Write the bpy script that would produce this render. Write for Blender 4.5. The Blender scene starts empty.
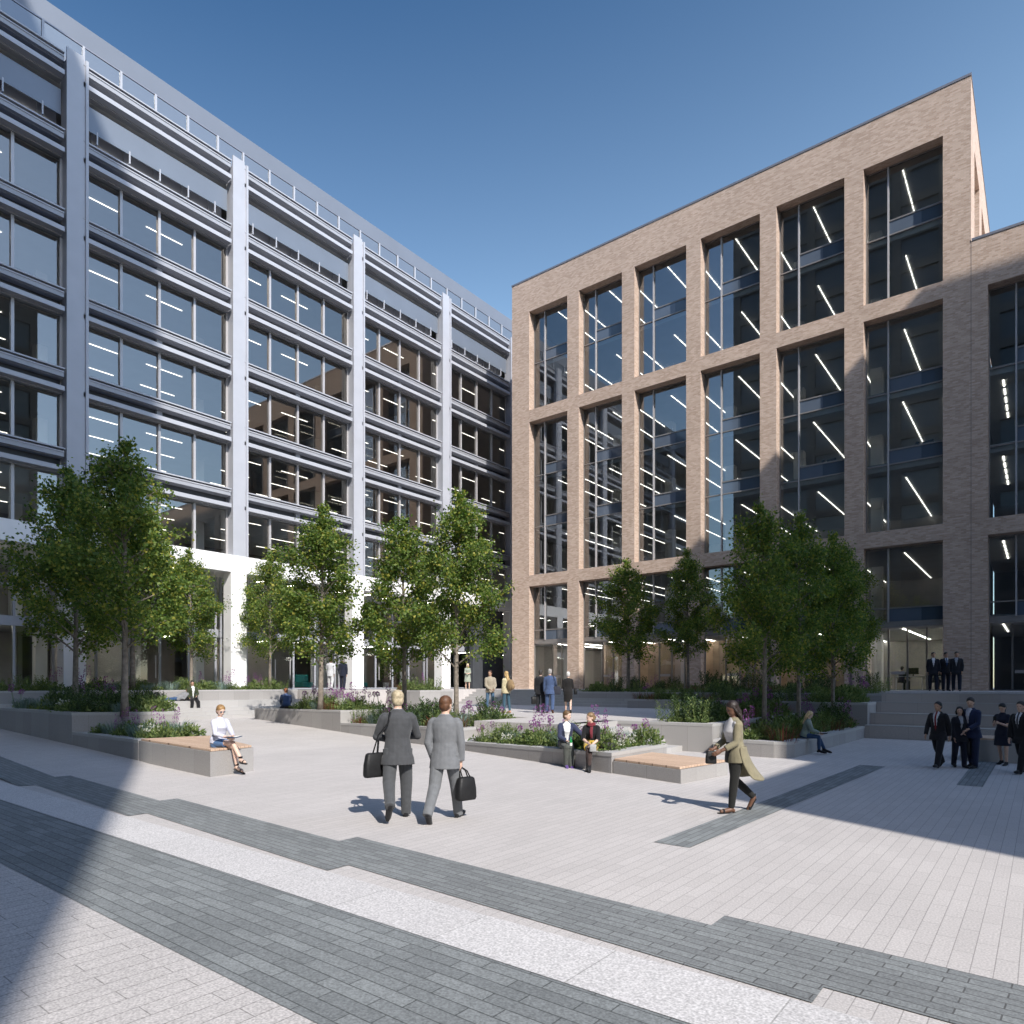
import bpy, bmesh, math, random
import numpy as np
from mathutils import Vector as V, Matrix as M

R = math.radians
rnd = random.Random(11)
SC = bpy.context.scene
COL = SC.collection

# ------------------------------------------------------------------ helpers
def world_of(p):
    m = p.matrix_parent_inverse @ p.matrix_basis
    return m if p.parent is None else world_of(p.parent) @ m

def put(o, parent=None, inv=True):
    COL.objects.link(o)
    if parent is not None:
        o.parent = parent
        if inv:
            o.matrix_parent_inverse = world_of(parent).inverted()
    return o

def tag(o, label=None, cat=None, group=None, kind=None):
    if label: o['label'] = label
    if cat: o['category'] = cat
    if group: o['group'] = group
    if kind: o['kind'] = kind
    return o

def thing(name, label, cat, loc=(0, 0, 0), rz=0.0, group=None):
    o = bpy.data.objects.new(name, None)
    o.empty_display_size = 0.3
    o.location = loc
    o.rotation_euler = (0, 0, rz)
    COL.objects.link(o)
    return tag(o, label, cat, group)

def dup(root, loc, rz=0.0, scale=None, label=None, group=None):
    r = root.copy(); COL.objects.link(r)
    r.location = loc; r.rotation_euler = (0, 0, rz)
    if scale is not None: r.scale = scale if hasattr(scale, '__len__') else (scale,) * 3
    if label: r['label'] = label
    if group: r['group'] = group
    for ch in list(root.children):
        c = ch.copy(); COL.objects.link(c); c.parent = r
        for g in list(ch.children):
            d = g.copy(); COL.objects.link(d); d.parent = c
    return r

class MB:
    """collects faces, becomes ONE mesh object"""
    def __init__(s): s.v = []; s.f = []; s.m = []
    def face(s, pts, mi=0):
        i = len(s.v); s.v += [tuple(p) for p in pts]; s.f.append(tuple(range(i, i + len(pts)))); s.m.append(mi)
    def box(s, x0, x1, y0, y1, z0, z1, mi=0):
        i = len(s.v)
        s.v += [(x0, y0, z0), (x1, y0, z0), (x1, y1, z0), (x0, y1, z0), (x0, y0, z1), (x1, y0, z1), (x1, y1, z1), (x0, y1, z1)]
        for q in ((3, 2, 1, 0), (4, 5, 6, 7), (0, 1, 5, 4), (1, 2, 6, 5), (2, 3, 7, 6), (3, 0, 4, 7)):
            s.f.append(tuple(i + k for k in q)); s.m.append(mi)
        return s
    def prism(s, poly, z0, z1, mi=0):
        n = len(poly)
        zt = z1 if hasattr(z1, '__len__') else [z1] * n
        zb = z0 if hasattr(z0, '__len__') else [z0] * n
        i = len(s.v)
        s.v += [(p[0], p[1], zb[k]) for k, p in enumerate(poly)] + [(p[0], p[1], zt[k]) for k, p in enumerate(poly)]
        s.f.append(tuple(i + k for k in reversed(range(n)))); s.m.append(mi)
        s.f.append(tuple(i + n + k for k in range(n))); s.m.append(mi)
        for k in range(n):
            j = (k + 1) % n
            s.f.append((i + k, i + j, i + n + j, i + n + k)); s.m.append(mi)
        return s
    def tube(s, pts, rad, n=8, mi=0, cap=True, flat=1.0):
        pts = [V(p) for p in pts]
        rad = rad if hasattr(rad, '__len__') else [rad] * len(pts)
        i0 = len(s.v); prev = None
        for k, p in enumerate(pts):
            a = pts[max(0, k - 1)]; b = pts[min(len(pts) - 1, k + 1)]
            d = (b - a)
            if d.length < 1e-7: d = V((0, 0, 1))
            d.normalize()
            if prev is None:
                ref = V((1, 0, 0)) if abs(d.x) < .8 else V((0, 1, 0))
                u = (ref - d * ref.dot(d)).normalized()
            else:
                u = (prev - d * prev.dot(d))
                u = u.normalized() if u.length > 1e-6 else V((1, 0, 0))
            prev = u
            w = d.cross(u)
            for q in range(n):
                t = 2 * math.pi * q / n
                s.v.append(tuple(p + u * (math.cos(t) * rad[k]) + w * (math.sin(t) * rad[k] * flat)))
        for k in range(len(pts) - 1):
            for q in range(n):
                a = i0 + k * n + q; b = i0 + k * n + (q + 1) % n
                s.f.append((a, b, b + n, a + n)); s.m.append(mi)
        if cap:
            s.f.append(tuple(i0 + q for q in reversed(range(n)))); s.m.append(mi)
            e = i0 + (len(pts) - 1) * n
            s.f.append(tuple(e + q for q in range(n))); s.m.append(mi)
        return s
    def rings(s, rows, n=14, mi=0):
        """closed loft: rows of (centre, ux, uy, rx, ry)"""
        i0 = len(s.v)
        for c, ux, uy, rx, ry in rows:
            for q in range(n):
                t = 2 * math.pi * q / n
                s.v.append(tuple(V(c) + ux * (rx * math.cos(t)) + uy * (ry * math.sin(t))))
        for k in range(len(rows) - 1):
            for q in range(n):
                a = i0 + k * n + q; b = i0 + k * n + (q + 1) % n
                s.f.append((a, b, b + n, a + n)); s.m.append(mi)
        s.f.append(tuple(i0 + q for q in reversed(range(n)))); s.m.append(mi)
        e = i0 + (len(rows) - 1) * n
        s.f.append(tuple(e + q for q in range(n))); s.m.append(mi)
        return s
    def ball(s, c, r, n=12, m=8, rot=None, mi=0):
        c = V(c); r = r if hasattr(r, '__len__') else (r, r, r)
        i0 = len(s.v)
        def P(x, y, z):
            p = V((x * r[0], y * r[1], z * r[2]))
            if rot is not None: p = rot @ p
            return tuple(c + p)
        s.v.append(P(0, 0, -1))
        for k in range(1, m):
            a = -math.pi / 2 + math.pi * k / m
            for q in range(n):
                t = 2 * math.pi * q / n
                s.v.append(P(math.cos(a) * math.cos(t), math.cos(a) * math.sin(t), math.sin(a)))
        s.v.append(P(0, 0, 1)); top = len(s.v) - 1
        for q in range(n):
            s.f.append((i0, i0 + 1 + (q + 1) % n, i0 + 1 + q)); s.m.append(mi)
            e = i0 + 1 + (m - 2) * n
            s.f.append((e + q, e + (q + 1) % n, top)); s.m.append(mi)
        for k in range(m - 2):
            for q in range(n):
                a = i0 + 1 + k * n + q; b = i0 + 1 + k * n + (q + 1) % n
                s.f.append((a, b, b + n, a + n)); s.m.append(mi)
        return s
    def mesh(s, name, mats):
        me = bpy.data.meshes.new(name)
        me.from_pydata(s.v, [], s.f)
        for m in (mats if isinstance(mats, (list, tuple)) else [mats]): me.materials.append(m)
        if any(s.m): me.polygons.foreach_set('material_index', s.m)
        me.update()
        return me
    def build(s, name, mats, parent=None, smooth=False, inv=True, bevel=0.0):
        me = s.mesh(name, mats)
        if smooth: me.polygons.foreach_set('use_smooth', [True] * len(me.polygons))
        o = bpy.data.objects.new(name, me)
        put(o, parent, inv)
        if bevel:
            b = o.modifiers.new('bevel', 'BEVEL'); b.width = bevel; b.segments = 2; b.limit_method = 'ANGLE'
        return o

# ------------------------------------------------------------------ materials
def nt_of(name):
    m = bpy.data.materials.new(name); m.use_nodes = True
    t = m.node_tree; b = t.nodes['Principled BSDF']
    return m, t, b

def N(t, kind, **kw):
    n = t.nodes.new(kind)
    for k, v in kw.items():
        if k in n.inputs: n.inputs[k].default_value = v
        else: setattr(n, k, v)
    return n

def L(t, a, b): t.links.new(a, b)

def mixc(t, fac, a, b, mode='MIX'):
    n = t.nodes.new('ShaderNodeMix'); n.data_type = 'RGBA'; n.blend_type = mode
    for sock, val in ((n.inputs[0], fac), (n.inputs[6], a), (n.inputs[7], b)):
        if hasattr(val, 'links'): t.links.new(val, sock)
        elif isinstance(val, (int, float)): sock.default_value = val
        else: sock.default_value = (*val, 1) if len(val) == 3 else val
    return n.outputs[2]

def mth(t, op, a, b=None, c=None):
    n = t.nodes.new('ShaderNodeMath'); n.operation = op
    for i, v in enumerate((a, b, c)):
        if v is None: continue
        if hasattr(v, 'links'): t.links.new(v, n.inputs[i])
        else: n.inputs[i].default_value = v
    return n.outputs[0]

def position(t):
    g = t.nodes.new('ShaderNodeNewGeometry')
    s = t.nodes.new('ShaderNodeSeparateXYZ'); t.links.new(g.outputs['Position'], s.inputs[0])
    return g, s

def plain(name, col, rough=.6, metal=0.0, var=.12, scale=6.0, bump=0.0, bscale=60, spec=.5):
    m, t, b = nt_of(name)
    b.inputs['Roughness'].default_value = rough; b.inputs['Metallic'].default_value = metal
    b.inputs['Specular IOR Level'].default_value = spec
    tc = t.nodes.new('ShaderNodeTexCoord')
    if var:
        nz = N(t, 'ShaderNodeTexNoise', Scale=scale, Detail=4.0); L(t, tc.outputs['Object'], nz.inputs['Vector'])
        lo = tuple(max(0, c * (1 - var)) for c in col); hi = tuple(min(1, c * (1 + var)) for c in col)
        mr = N(t, 'ShaderNodeMapRange'); L(t, nz.outputs[0], mr.inputs[0])
        mr.inputs[1].default_value = .3; mr.inputs[2].default_value = .7
        L(t, mixc(t, mr.outputs[0], lo, hi), b.inputs['Base Color'])
    else:
        b.inputs['Base Color'].default_value = (*col, 1)
    if bump:
        n2 = N(t, 'ShaderNodeTexNoise', Scale=float(bscale), Detail=3.0); L(t, tc.outputs['Object'], n2.inputs['Vector'])
        bp = N(t, 'ShaderNodeBump', Strength=bump, Distance=.01); L(t, n2.outputs[0], bp.inputs['Height'])
        L(t, bp.outputs[0], b.inputs['Normal'])
    return m

def cloth(name, col, var=.10, scale=14.0):
    m = plain(name, col, .85, 0, var, scale, .8, 11, .2)
    m.node_tree.nodes['Principled BSDF'].inputs['Sheen Weight'].default_value = .15
    return m

def coursed(name, c1, c2, mort, bw, rh, ms, axis, speck=.25, sscale=160, rough=.8, off=.5, bias=0.0, big=.12, rot=0.0, bump=.25):
    """stone / brick courses in world metres; axis 'X','Y' = courses on the floor along that axis, 'W' = wall"""
    m, t, b = nt_of(name)
    g, s = position(t)
    if axis == 'W':
        sn = t.nodes.new('ShaderNodeSeparateXYZ'); L(t, g.outputs['True Normal'], sn.inputs[0])
        ax = mth(t, 'ABSOLUTE', sn.outputs[0]); ay = mth(t, 'ABSOLUTE', sn.outputs[1]); az = mth(t, 'ABSOLUTE', sn.outputs[2])
        u = mth(t, 'ADD', mth(t, 'MULTIPLY', s.outputs[0], mth(t, 'MAXIMUM', ay, az)), mth(t, 'MULTIPLY', s.outputs[1], ax))
        v = mth(t, 'ADD', s.outputs[2], mth(t, 'MULTIPLY', s.outputs[1], az))
    elif axis == 'X': u, v = s.outputs[0], s.outputs[1]
    else: u, v = s.outputs[1], s.outputs[0]
    cb = t.nodes.new('ShaderNodeCombineXYZ'); L(t, u, cb.inputs[0]); L(t, v, cb.inputs[1])
    vec = cb.outputs[0]
    if rot:
        mp = t.nodes.new('ShaderNodeMapping'); mp.inputs['Rotation'].default_value = (0, 0, rot); L(t, vec, mp.inputs[0]); vec = mp.outputs[0]
    br = N(t, 'ShaderNodeTexBrick'); br.offset = off
    br.inputs['Scale'].default_value = 1; br.inputs['Mortar Size'].default_value = ms; br.inputs['Mortar Smooth'].default_value = .3
    br.inputs['Brick Width'].default_value = bw; br.inputs['Row Height'].default_value = rh; br.inputs['Bias'].default_value = bias
    br.inputs['Color1'].default_value = (*c1, 1); br.inputs['Color2'].default_value = (*c2, 1); br.inputs['Mortar'].default_value = (*mort, 1)
    L(t, vec, br.inputs['Vector'])
    nz = N(t, 'ShaderNodeTexNoise', Scale=float(sscale), Detail=2.0); L(t, g.outputs['Position'], nz.inputs['Vector'])
    n2 = N(t, 'ShaderNodeTexNoise', Scale=.45, Detail=5.0); L(t, g.outputs['Position'], n2.inputs['Vector'])
    f1 = N(t, 'ShaderNodeMapRange'); L(t, nz.outputs[0], f1.inputs[0])
    f1.inputs[1].default_value = .3; f1.inputs[2].default_value = .7; f1.inputs[3].default_value = 1 - speck; f1.inputs[4].default_value = 1 + speck
    f2 = N(t, 'ShaderNodeMapRange'); L(t, n2.outputs[0], f2.inputs[0])
    f2.inputs[1].default_value = .25; f2.inputs[2].default_value = .75; f2.inputs[3].default_value = 1 - big; f2.inputs[4].default_value = 1 + big
    fac = mth(t, 'MULTIPLY', f1.outputs[0], f2.outputs[0])
    cc = t.nodes.new('ShaderNodeVectorMath'); cc.operation = 'SCALE'; L(t, br.outputs[0], cc.inputs[0]); L(t, fac, cc.inputs['Scale'])
    L(t, cc.outputs[0], b.inputs['Base Color'])
    b.inputs['Roughness'].default_value = rough; b.inputs['Specular IOR Level'].default_value = .3
    if bump:
        h = mth(t, 'ADD', mth(t, 'MULTIPLY', br.outputs['Fac'], -1.0), mth(t, 'MULTIPLY', nz.outputs[0], .3))
        bp = N(t, 'ShaderNodeBump', Strength=bump, Distance=.006); L(t, h, bp.inputs['Height']); L(t, bp.outputs[0], b.inputs['Normal'])
    return m

def glass(name, tint=(.70, .76, .80), base=.2, ior=1.6, gloss=(.92, .96, 1.0), rough=.0):
    m = bpy.data.materials.new(name); m.use_nodes = True; t = m.node_tree
    t.nodes.remove(t.nodes['Principled BSDF']); out = t.nodes['Material Output']
    tr = N(t, 'ShaderNodeBsdfTransparent'); tr.inputs[0].default_value = (*tint, 1)
    gl = N(t, 'ShaderNodeBsdfGlossy'); gl.inputs['Color'].default_value = (*gloss, 1); gl.inputs['Roughness'].default_value = rough
    fr = N(t, 'ShaderNodeFresnel', IOR=ior)
    f = mth(t, 'MULTIPLY_ADD', fr.outputs[0], 1 - base, base)
    mx = t.nodes.new('ShaderNodeMixShader'); L(t, f, mx.inputs[0]); L(t, tr.outputs[0], mx.inputs[1]); L(t, gl.outputs[0], mx.inputs[2])
    L(t, mx.outputs[0], out.inputs[0])
    return m

def emit(name, col, st):
    m, t, b = nt_of(name)
    b.inputs['Base Color'].default_value = (.8, .8, .8, 1); b.inputs['Emission Color'].default_value = (*col, 1); b.inputs['Emission Strength'].default_value = st
    return m

def leafmat(name, cols, trans=.35, rough=.5):
    """leaf colour picked per leaf from a stored random value"""
    m = bpy.data.materials.new(name); m.use_nodes = True; t = m.node_tree
    b = t.nodes['Principled BSDF']; out = t.nodes['Material Output']
    at = t.nodes.new('ShaderNodeAttribute'); at.attribute_name = 'tone'
    cr = t.nodes.new('ShaderNodeValToRGB'); L(t, at.outputs['Fac'], cr.inputs[0])
    el = cr.color_ramp.elements
    while len(el) < len(cols): el.new(.5)
    for k, (p, c) in enumerate(cols): el[k].position = p; el[k].color = (*c, 1)
    L(t, cr.outputs[0], b.inputs['Base Color']); b.inputs['Roughness'].default_value = rough; b.inputs['Specular IOR Level'].default_value = .35
    tl = t.nodes.new('ShaderNodeBsdfTranslucent')
    L(t, mixc(t, 1.0, cr.outputs[0], (.85, 1.0, .5), 'MULTIPLY'), tl.inputs[0])
    mx = t.nodes.new('ShaderNodeMixShader'); mx.inputs[0].default_value = trans
    L(t, b.outputs[0], mx.inputs[1]); L(t, tl.outputs[0], mx.inputs[2]); L(t, mx.outputs[0], out.inputs[0])
    return m

MAT = {}
MAT['brick'] = coursed('brick', (.405, .285, .212), (.575, .438, .352), (.45, .375, .32), .225, .075, .009, 'W', .14, 120, .88, .5, 0, .07, 0, .08)
MAT['brick_dark'] = MAT['brick']
MAT['pave'] = coursed('light granite paving', (.455, .425, .41), (.49, .458, .442), (.30, .28, .27), .58, .135, .004, 'Y', .20, 62, .8, .5, 0, .07)
MAT['pave_big'] = coursed('granite paving slabs', (.445, .418, .405), (.475, .446, .432), (.25, .235, .225), .75, .17, .005, 'Y', .27, 60, .8, .5, 0, .05)
MAT['dark_sett'] = coursed('dark granite setts', (.175, .183, .185), (.225, .237, .237), (.09, .09, .09), .36, .095, .006, 'X', .24, 62, .75, .37, 0, .10, R(3.4))
MAT['dark_slab'] = coursed('dark granite planks', (.165, .175, .178), (.222, .235, .237), (.085, .09, .09), .52, .125, .006, 'X', .28, 58, .75, .37, 0, .10)
MAT['dark_cross'] = coursed('dark granite strip setts', (.165, .175, .178), (.235, .25, .25), (.09, .09, .09), .42, .095, .006, 'Y', .16, 120, .75, .5, 0, .06)
MAT['white_granite'] = coursed('white speckled granite', (.50, .48, .475), (.54, .52, .515), (.34, .33, .32), 1.26, 3.0, .006, 'X', .30, 56, .75, .0, 0, .04)
MAT['stone'] = coursed('grey granite wall', (.30, .285, .275), (.35, .335, .325), (.22, .21, .2), .85, 4.0, .005, 'W', .2, 100, .75, .0, 0, .06, 0, .12)
MAT['stone_step'] = coursed('grey granite step', (.37, .36, .35), (.42, .405, .395), (.26, .25, .24), 1.1, 6.0, .005, 'W', .16, 100, .78, .0, 0, .05, 0, .1)
MAT['stone_warm'] = coursed('warm granite seating', (.42, .375, .345), (.47, .42, .385), (.30, .27, .25), 1.3, 6.0, .005, 'W', .2, 80, .78, .0, 0, .06, 0, .1)
MAT['wood'] = coursed('larch boards', (.50, .35, .25), (.58, .42, .31), (.22, .14, .10), 3.4, .115, .006, 'X', .10, 30, .6, .3, 0, .06, 0, .3)
MAT['soil'] = plain('soil', (.045, .032, .022), .95, 0, .4, 9, .6, 30)
MAT['asphalt'] = plain('ground', (.22, .215, .21), .9, 0, .15, .4)
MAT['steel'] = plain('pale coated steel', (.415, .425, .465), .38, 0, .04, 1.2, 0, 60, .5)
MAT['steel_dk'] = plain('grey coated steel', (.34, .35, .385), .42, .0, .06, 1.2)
MAT['louvre'] = plain('blue grey panel', (.17, .195, .235), .45, .2, .05, .6)
MAT['screen'] = plain('roof screen metal', (.165, .185, .225), .5, .1, .04, .5)
MAT['recess'] = plain('dark recess', (.06, .065, .075), .6, 0, .1, 2)
MAT['white_stone'] = plain('white stone', (.80, .79, .785), .6, 0, .03, 1.5)
MAT['metal'] = plain('grey bronze frame', (.26, .245, .235), .42, .35, .06, 1.5)
MAT['frame_lt'] = plain('light grey mullion', (.46, .445, .45), .4, .2, .04, 2)
MAT['coping'] = plain('grey metal coping', (.24, .24, .27), .45, .5, .05, 2)
MAT['glass_b'] = glass('window glass', (.80, .85, .88), .17, 1.55)
MAT['glass_l'] = glass('office glass', (.80, .82, .83), .155, 1.5, (1.0, .93, .84))
MAT['glass_clear'] = glass('shopfront glass', (.80, .84, .85), .05, 1.4)
MAT['spandrel'] = plain('spandrel glass', (.055, .075, .105), .06, 0, .05, 1, 0, 60, .9)
MAT['spandrel_lt'] = plain('back painted glass', (.10, .125, .165), .06, 0, .05, 1, 0, 60, .9)
MAT['ceiling'] = plain('office ceiling', (.74, .74, .73), .85, 0, .04, 1)
MAT['in_wall'] = plain('office wall', (.36, .345, .335), .85, 0, .15, .5)
MAT['in_dark'] = plain('dark interior wall', (.34, .30, .27), .8, 0, .3, .4)
MAT['in_floor'] = plain('office carpet', (.14, .14, .145), .9, 0, .1, 2)
MAT['in_wood'] = plain('timber lining', (.50, .36, .25), .6, 0, .15, 1.2)
MAT['lamp'] = emit('strip light', (1.0, .94, .82), 2.3)
MAT['lamp2'] = emit('lobby light', (1.0, .93, .80), 14.0)
MAT['tower_stone'] = plain('pale tower stone', (.10, .10, .105), .8, 0, .06, .2)
MAT['tower_glass'] = plain('tower glass', (.04, .055, .075), .08, 0, .1, .3, 0, 60, .9)
MAT['desk'] = plain('pale desk', (.62, .64, .68), .5, 0, .03, 2)
MAT['black'] = plain('black leather', (.012, .012, .013), .55, 0, .2, 12, .3, 40, .3)
MAT['teal'] = plain('teal upholstery', (.03, .30, .26), .7, 0, .1, 6)
MAT['bark'] = plain('bark', (.20, .17, .14), .9, 0, .35, 7, .8, 26)
# ------------------------------------------------------------------ camera, sun, sky
CAMH = 2.0
cam = bpy.data.cameras.new('camera'); cam.sensor_width = 36; cam.lens = 676.6 / 1024 * 36
cam.shift_y = (685.5 - 512) / 1024; cam.clip_end = 4000; cam.clip_start = .05
co = bpy.data.objects.new('camera', cam); COL.objects.link(co)
co.location = (0, 0, CAMH)
RIGHT = V((.7866, .6174, 0)); FWD = V((-.6174, .7866, 0))
co.rotation_euler = (R(90), 0, math.atan2(.6174, .7866))
SC.camera = co
SUN = V((.902 * math.cos(R(40.3)), -.431 * math.cos(R(40.3)), math.sin(R(40.3)))).normalized()
sl = bpy.data.lights.new('sun', 'SUN'); sl.energy = 3.5; sl.angle = R(.5); sl.color = (1, .955, .89)
so = bpy.data.objects.new('sun', sl); COL.objects.link(so); so.location = (30, -20, 60)
so.rotation_euler = SUN.to_track_quat('Z', 'Y').to_euler()
w = bpy.data.worlds.new('World'); SC.world = w; w.use_nodes = True
wt = w.node_tree; bg = wt.nodes['Background']
sky = wt.nodes.new('ShaderNodeTexSky'); sky.sky_type = 'NISHITA'; sky.sun_disc = False
sky.sun_elevation = R(40.3); sky.sun_rotation = math.atan2(SUN.x, SUN.y)
sky.altitude = 100; sky.air_density = 1.0; sky.dust_density = .5; sky.ozone_density = 5.0
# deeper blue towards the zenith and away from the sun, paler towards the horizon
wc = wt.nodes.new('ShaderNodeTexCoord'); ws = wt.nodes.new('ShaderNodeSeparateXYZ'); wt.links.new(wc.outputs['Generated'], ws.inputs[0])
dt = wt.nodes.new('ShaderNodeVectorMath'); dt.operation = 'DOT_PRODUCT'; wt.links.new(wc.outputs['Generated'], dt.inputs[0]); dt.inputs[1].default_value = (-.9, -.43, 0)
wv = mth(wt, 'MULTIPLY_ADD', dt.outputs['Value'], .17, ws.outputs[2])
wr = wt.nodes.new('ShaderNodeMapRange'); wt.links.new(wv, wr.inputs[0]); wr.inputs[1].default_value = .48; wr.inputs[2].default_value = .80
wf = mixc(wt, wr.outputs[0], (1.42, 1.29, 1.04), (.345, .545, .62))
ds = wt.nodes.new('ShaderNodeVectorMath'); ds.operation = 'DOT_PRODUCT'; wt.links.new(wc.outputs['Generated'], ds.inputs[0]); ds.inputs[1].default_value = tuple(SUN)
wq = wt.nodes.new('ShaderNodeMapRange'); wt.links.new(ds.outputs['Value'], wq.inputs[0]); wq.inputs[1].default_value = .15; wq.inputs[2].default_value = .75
wf = mixc(wt, wq.outputs[0], wf, (2.2, 2.0, 1.75))  # extra sky brightness added around the sun, behind the camera, to lift the shade
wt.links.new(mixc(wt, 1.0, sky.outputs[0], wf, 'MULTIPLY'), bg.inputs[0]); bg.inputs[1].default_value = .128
SC.view_settings.view_transform = 'Standard'; SC.view_settings.look = 'None'; SC.view_settings.exposure = .80
SC.render.engine = 'CYCLES'
SC.cycles.max_bounces = 8; SC.cycles.transparent_max_bounces = 16; SC.cycles.caustics_reflective = False; SC.cycles.caustics_refractive = False
SC.cycles.use_denoising = True; SC.cycles.use_light_tree = True
SC.cycles.sample_clamp_indirect = 6

# ------------------------------------------------------------------ ground
def gz(x):                      # the plaza rises gently towards the glass building
    return .03 * max(0.0, min(-18 - x, 13.5))
def struct(name, mb, m, **k):
    return tag(mb.build(name, m, **k), kind='structure')
b = MB(); b.face([(-900, -900, -.35), (900, -900, -.35), (900, 900, -.35), (-900, 900, -.35)]); struct('ground', b, MAT['asphalt'])
b = MB(); b.face([(-18, -40, 0), (40, -40, 0), (40, 34, 0), (-18, 34, 0)])
b.face([(-31.5, -40, gz(-31.5)), (-18, -40, 0), (-18, 22, 0), (-31.5, 22, gz(-31.5))]); struct('plaza_paving', b, MAT['pave'])
b = MB(); b.face([(-18, -12, .004), (30, -12, .004), (30, 2.43, .004), (-18, 2.43, .004)]); struct('slab_paving', b, MAT['pave_big'])
def band(name, mat, pts, dz):
    b = MB(); b.face([(x, y, gz(x) + dz) for x, y in pts]); return struct(name, b, MAT[mat])
def strip_x(name, mat, x0, x1, y0, y1, dz):
    b = MB()
    b.face([(-18, y0, dz), (x1, y0, dz), (x1, y1, dz), (-18, y1, dz)])
    if x0 < -18: b.face([(x0, y0, gz(x0) + dz), (-18, y0, dz), (-18, y1, dz), (x0, y1, gz(x0) + dz)])
    return struct(name, b, MAT[mat])
strip_x('dark_paving_band', 'dark_slab', -31, 30, 2.43, 3.78, .008)
strip_x('white_granite_strip', 'white_granite', -31, 30, 3.78, 4.47, .012)
for k in range(-3, 5):          # dark setts laid in slightly turned lengths, so that the band steps
    x0 = -7.10 + 4.93 * k
    band('dark_sett_band', 'dark_sett', [(x0, 5.75), (x0 + 1.03, 4.79), (x0 + 5.96, 4.51), (x0 + 5.96, 4.79), (x0 + 4.93, 5.75), (x0 + 4.93, 5.45)], .008)
band('dark_paving_strip', 'dark_cross', [(-3.90, 7.9), (-3.42, 7.9), (-3.05, 18.8), (-3.62, 18.8)], .006)
band('dark_paving_strip', 'dark_cross', [(-1.37, 16.2), (-.93, 16.2), (-.93, 22.0), (-1.42, 22.0)], .006)
# middle terrace level and upper terrace level
b = MB(); b.prism([(-28.0, 19.6), (-14.6, 19.6), (-14.6, 16.6), (-11.0, 16.6), (-11.0, 19.8), (-9.6, 19.8), (-9.6, 31.9), (-29.5, 31.9)], -.2, .85); struct('middle_terrace', b, MAT['pave'])
b = MB(); b.box(-36.9, 30, 33.2, 41.5, -.2, 1.75); b.box(-5.4, 30, 32.3, 33.2, -.2, 1.7); b.box(-36.9, -29.0, 22.6, 33.2, -.2, 1.75); b.box(-36.9, -34.9, -10, 22.6, -.2, 1.75)
struct('upper_terrace', b, MAT['pave'])
# steps
b = MB()
for i in range(6): b.box(-31 if i < 0 else -29.0, -20.95 if i > 2 else -16.8, 31.4 + .35 * i, 33.3, .80 if i == 0 else .84 + .15 * i, .85 + .15 * (i + 1) - (0.0 if i < 5 else .004))
tag(b.build('steps', MAT['stone_step']), 'flight of low grey granite steps rising to the sunlit corner of the brick building', 'steps')
b = MB()
for i in range(5): b.box(-11.4, -8.66 - .56 * i, 16.55, 19.45, -.1 if i == 0 else .17 * i - .02, .17 * (i + 1))
tag(b.build('steps', MAT['stone_step']), 'short flight of pale steps climbing beside the square timber bench', 'steps')
b = MB()
for i in range(3): b.box(-33.4, -31.25 - .4 * i, 3.0, 22.6, -.1 if i == 0 else .40 + .17 * i - .02, .40 + .17 * (i + 1) - (.0 if i < 2 else 0))
tag(b.build('steps', MAT['stone_step']), 'long shallow steps at the foot of the seating ledge before the glass building', 'steps')
b = MB()
for i, (y, z) in enumerate(((28.62, .47), (29.75, .90), (30.95, 1.31), (32.1, 1.655))): b.box(-5.36, 12, y, 32.35, -.1 if i == 0 else z - .42, z)
st = tag(b.build('seating_steps', MAT['stone_warm']), 'broad tall granite seating steps in shade on the right below the brick pillar', 'steps')
e = MB()
for i, (y, z) in enumerate(((28.62, .47), (29.75, .90), (30.95, 1.31), (32.1, 1.655))): e.box(-5.358, 12, y - .012, y + .32, z + .001, z + .022)
e.build('nosing', MAT['stone_step'], st)

# ------------------------------------------------------------------ brick building
BY = 39.4; GY = 40.06
BAYS = [(-29.35, -26.04), (-25.09, -21.75), (-20.84, -17.29), (-16.36, -12.81), (-11.89, -8.35), (-7.43, -3.89)]
ROWS = [(1.6, 9.19), (9.99, 21.12), (21.97, 29.14)]
SPAN = [[5.3], [13.55, 17.3], [25.55]]          # storey levels inside each tall window
def brick_wall_holes(mb, x0, x1, z0, z1, bays, rows, y, depth, mi=0):
    xs = sorted({x0, x1, *[v for bb in bays for v in bb]}); zs = sorted({z0, z1, *[v for rr in rows for v in rr]})
    for i in range(len(xs) - 1):
        for j in range(len(zs) - 1):
            a, c, p, q = xs[i], xs[i + 1], zs[j], zs[j + 1]
            if any(abs(a - bb[0]) < 1e-6 for bb in bays) and any(p >= rr[0] - 1e-6 and q <= rr[1] + 1e-6 for rr in rows): continue
            mb.face([(a, y, p), (c, y, p), (c, y, q), (a, y, q)], mi)
    for a, c in bays:
        for p, q in rows:
            yb = y + depth
            mb.face([(a, y, p), (a, y, q), (a, yb, q), (a, yb, p)], mi)
            mb.face([(c, y, p), (c, yb, p), (c, yb, q), (c, y, q)], mi)
            mb.face([(a, y, q), (c, y, q), (c, yb, q), (a, yb, q)], mi)
            mb.face([(a, y, p), (a, yb, p), (c, yb, p), (c, y, p)], mi)
bb_ = thing('brick_building', 'tall pale brown brick office building with three rows of big framed windows', 'building', (-16.8, 47, 0))
m_ = MB()
XL, XR, TOP, BACK = -30.92, -2.74, 31.48, 55.6
brick_wall_holes(m_, XL, XR, -.2, TOP, BAYS, ROWS, BY, .66)
m_.face([(XL, BACK, -.2), (XL, BY, -.2), (XL, BY, TOP), (XL, BACK, TOP)])
m_.face([(XL, BACK, -.2), (XL, BACK, TOP), (XR, BACK, TOP), (XR, BACK, -.2)])
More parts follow.
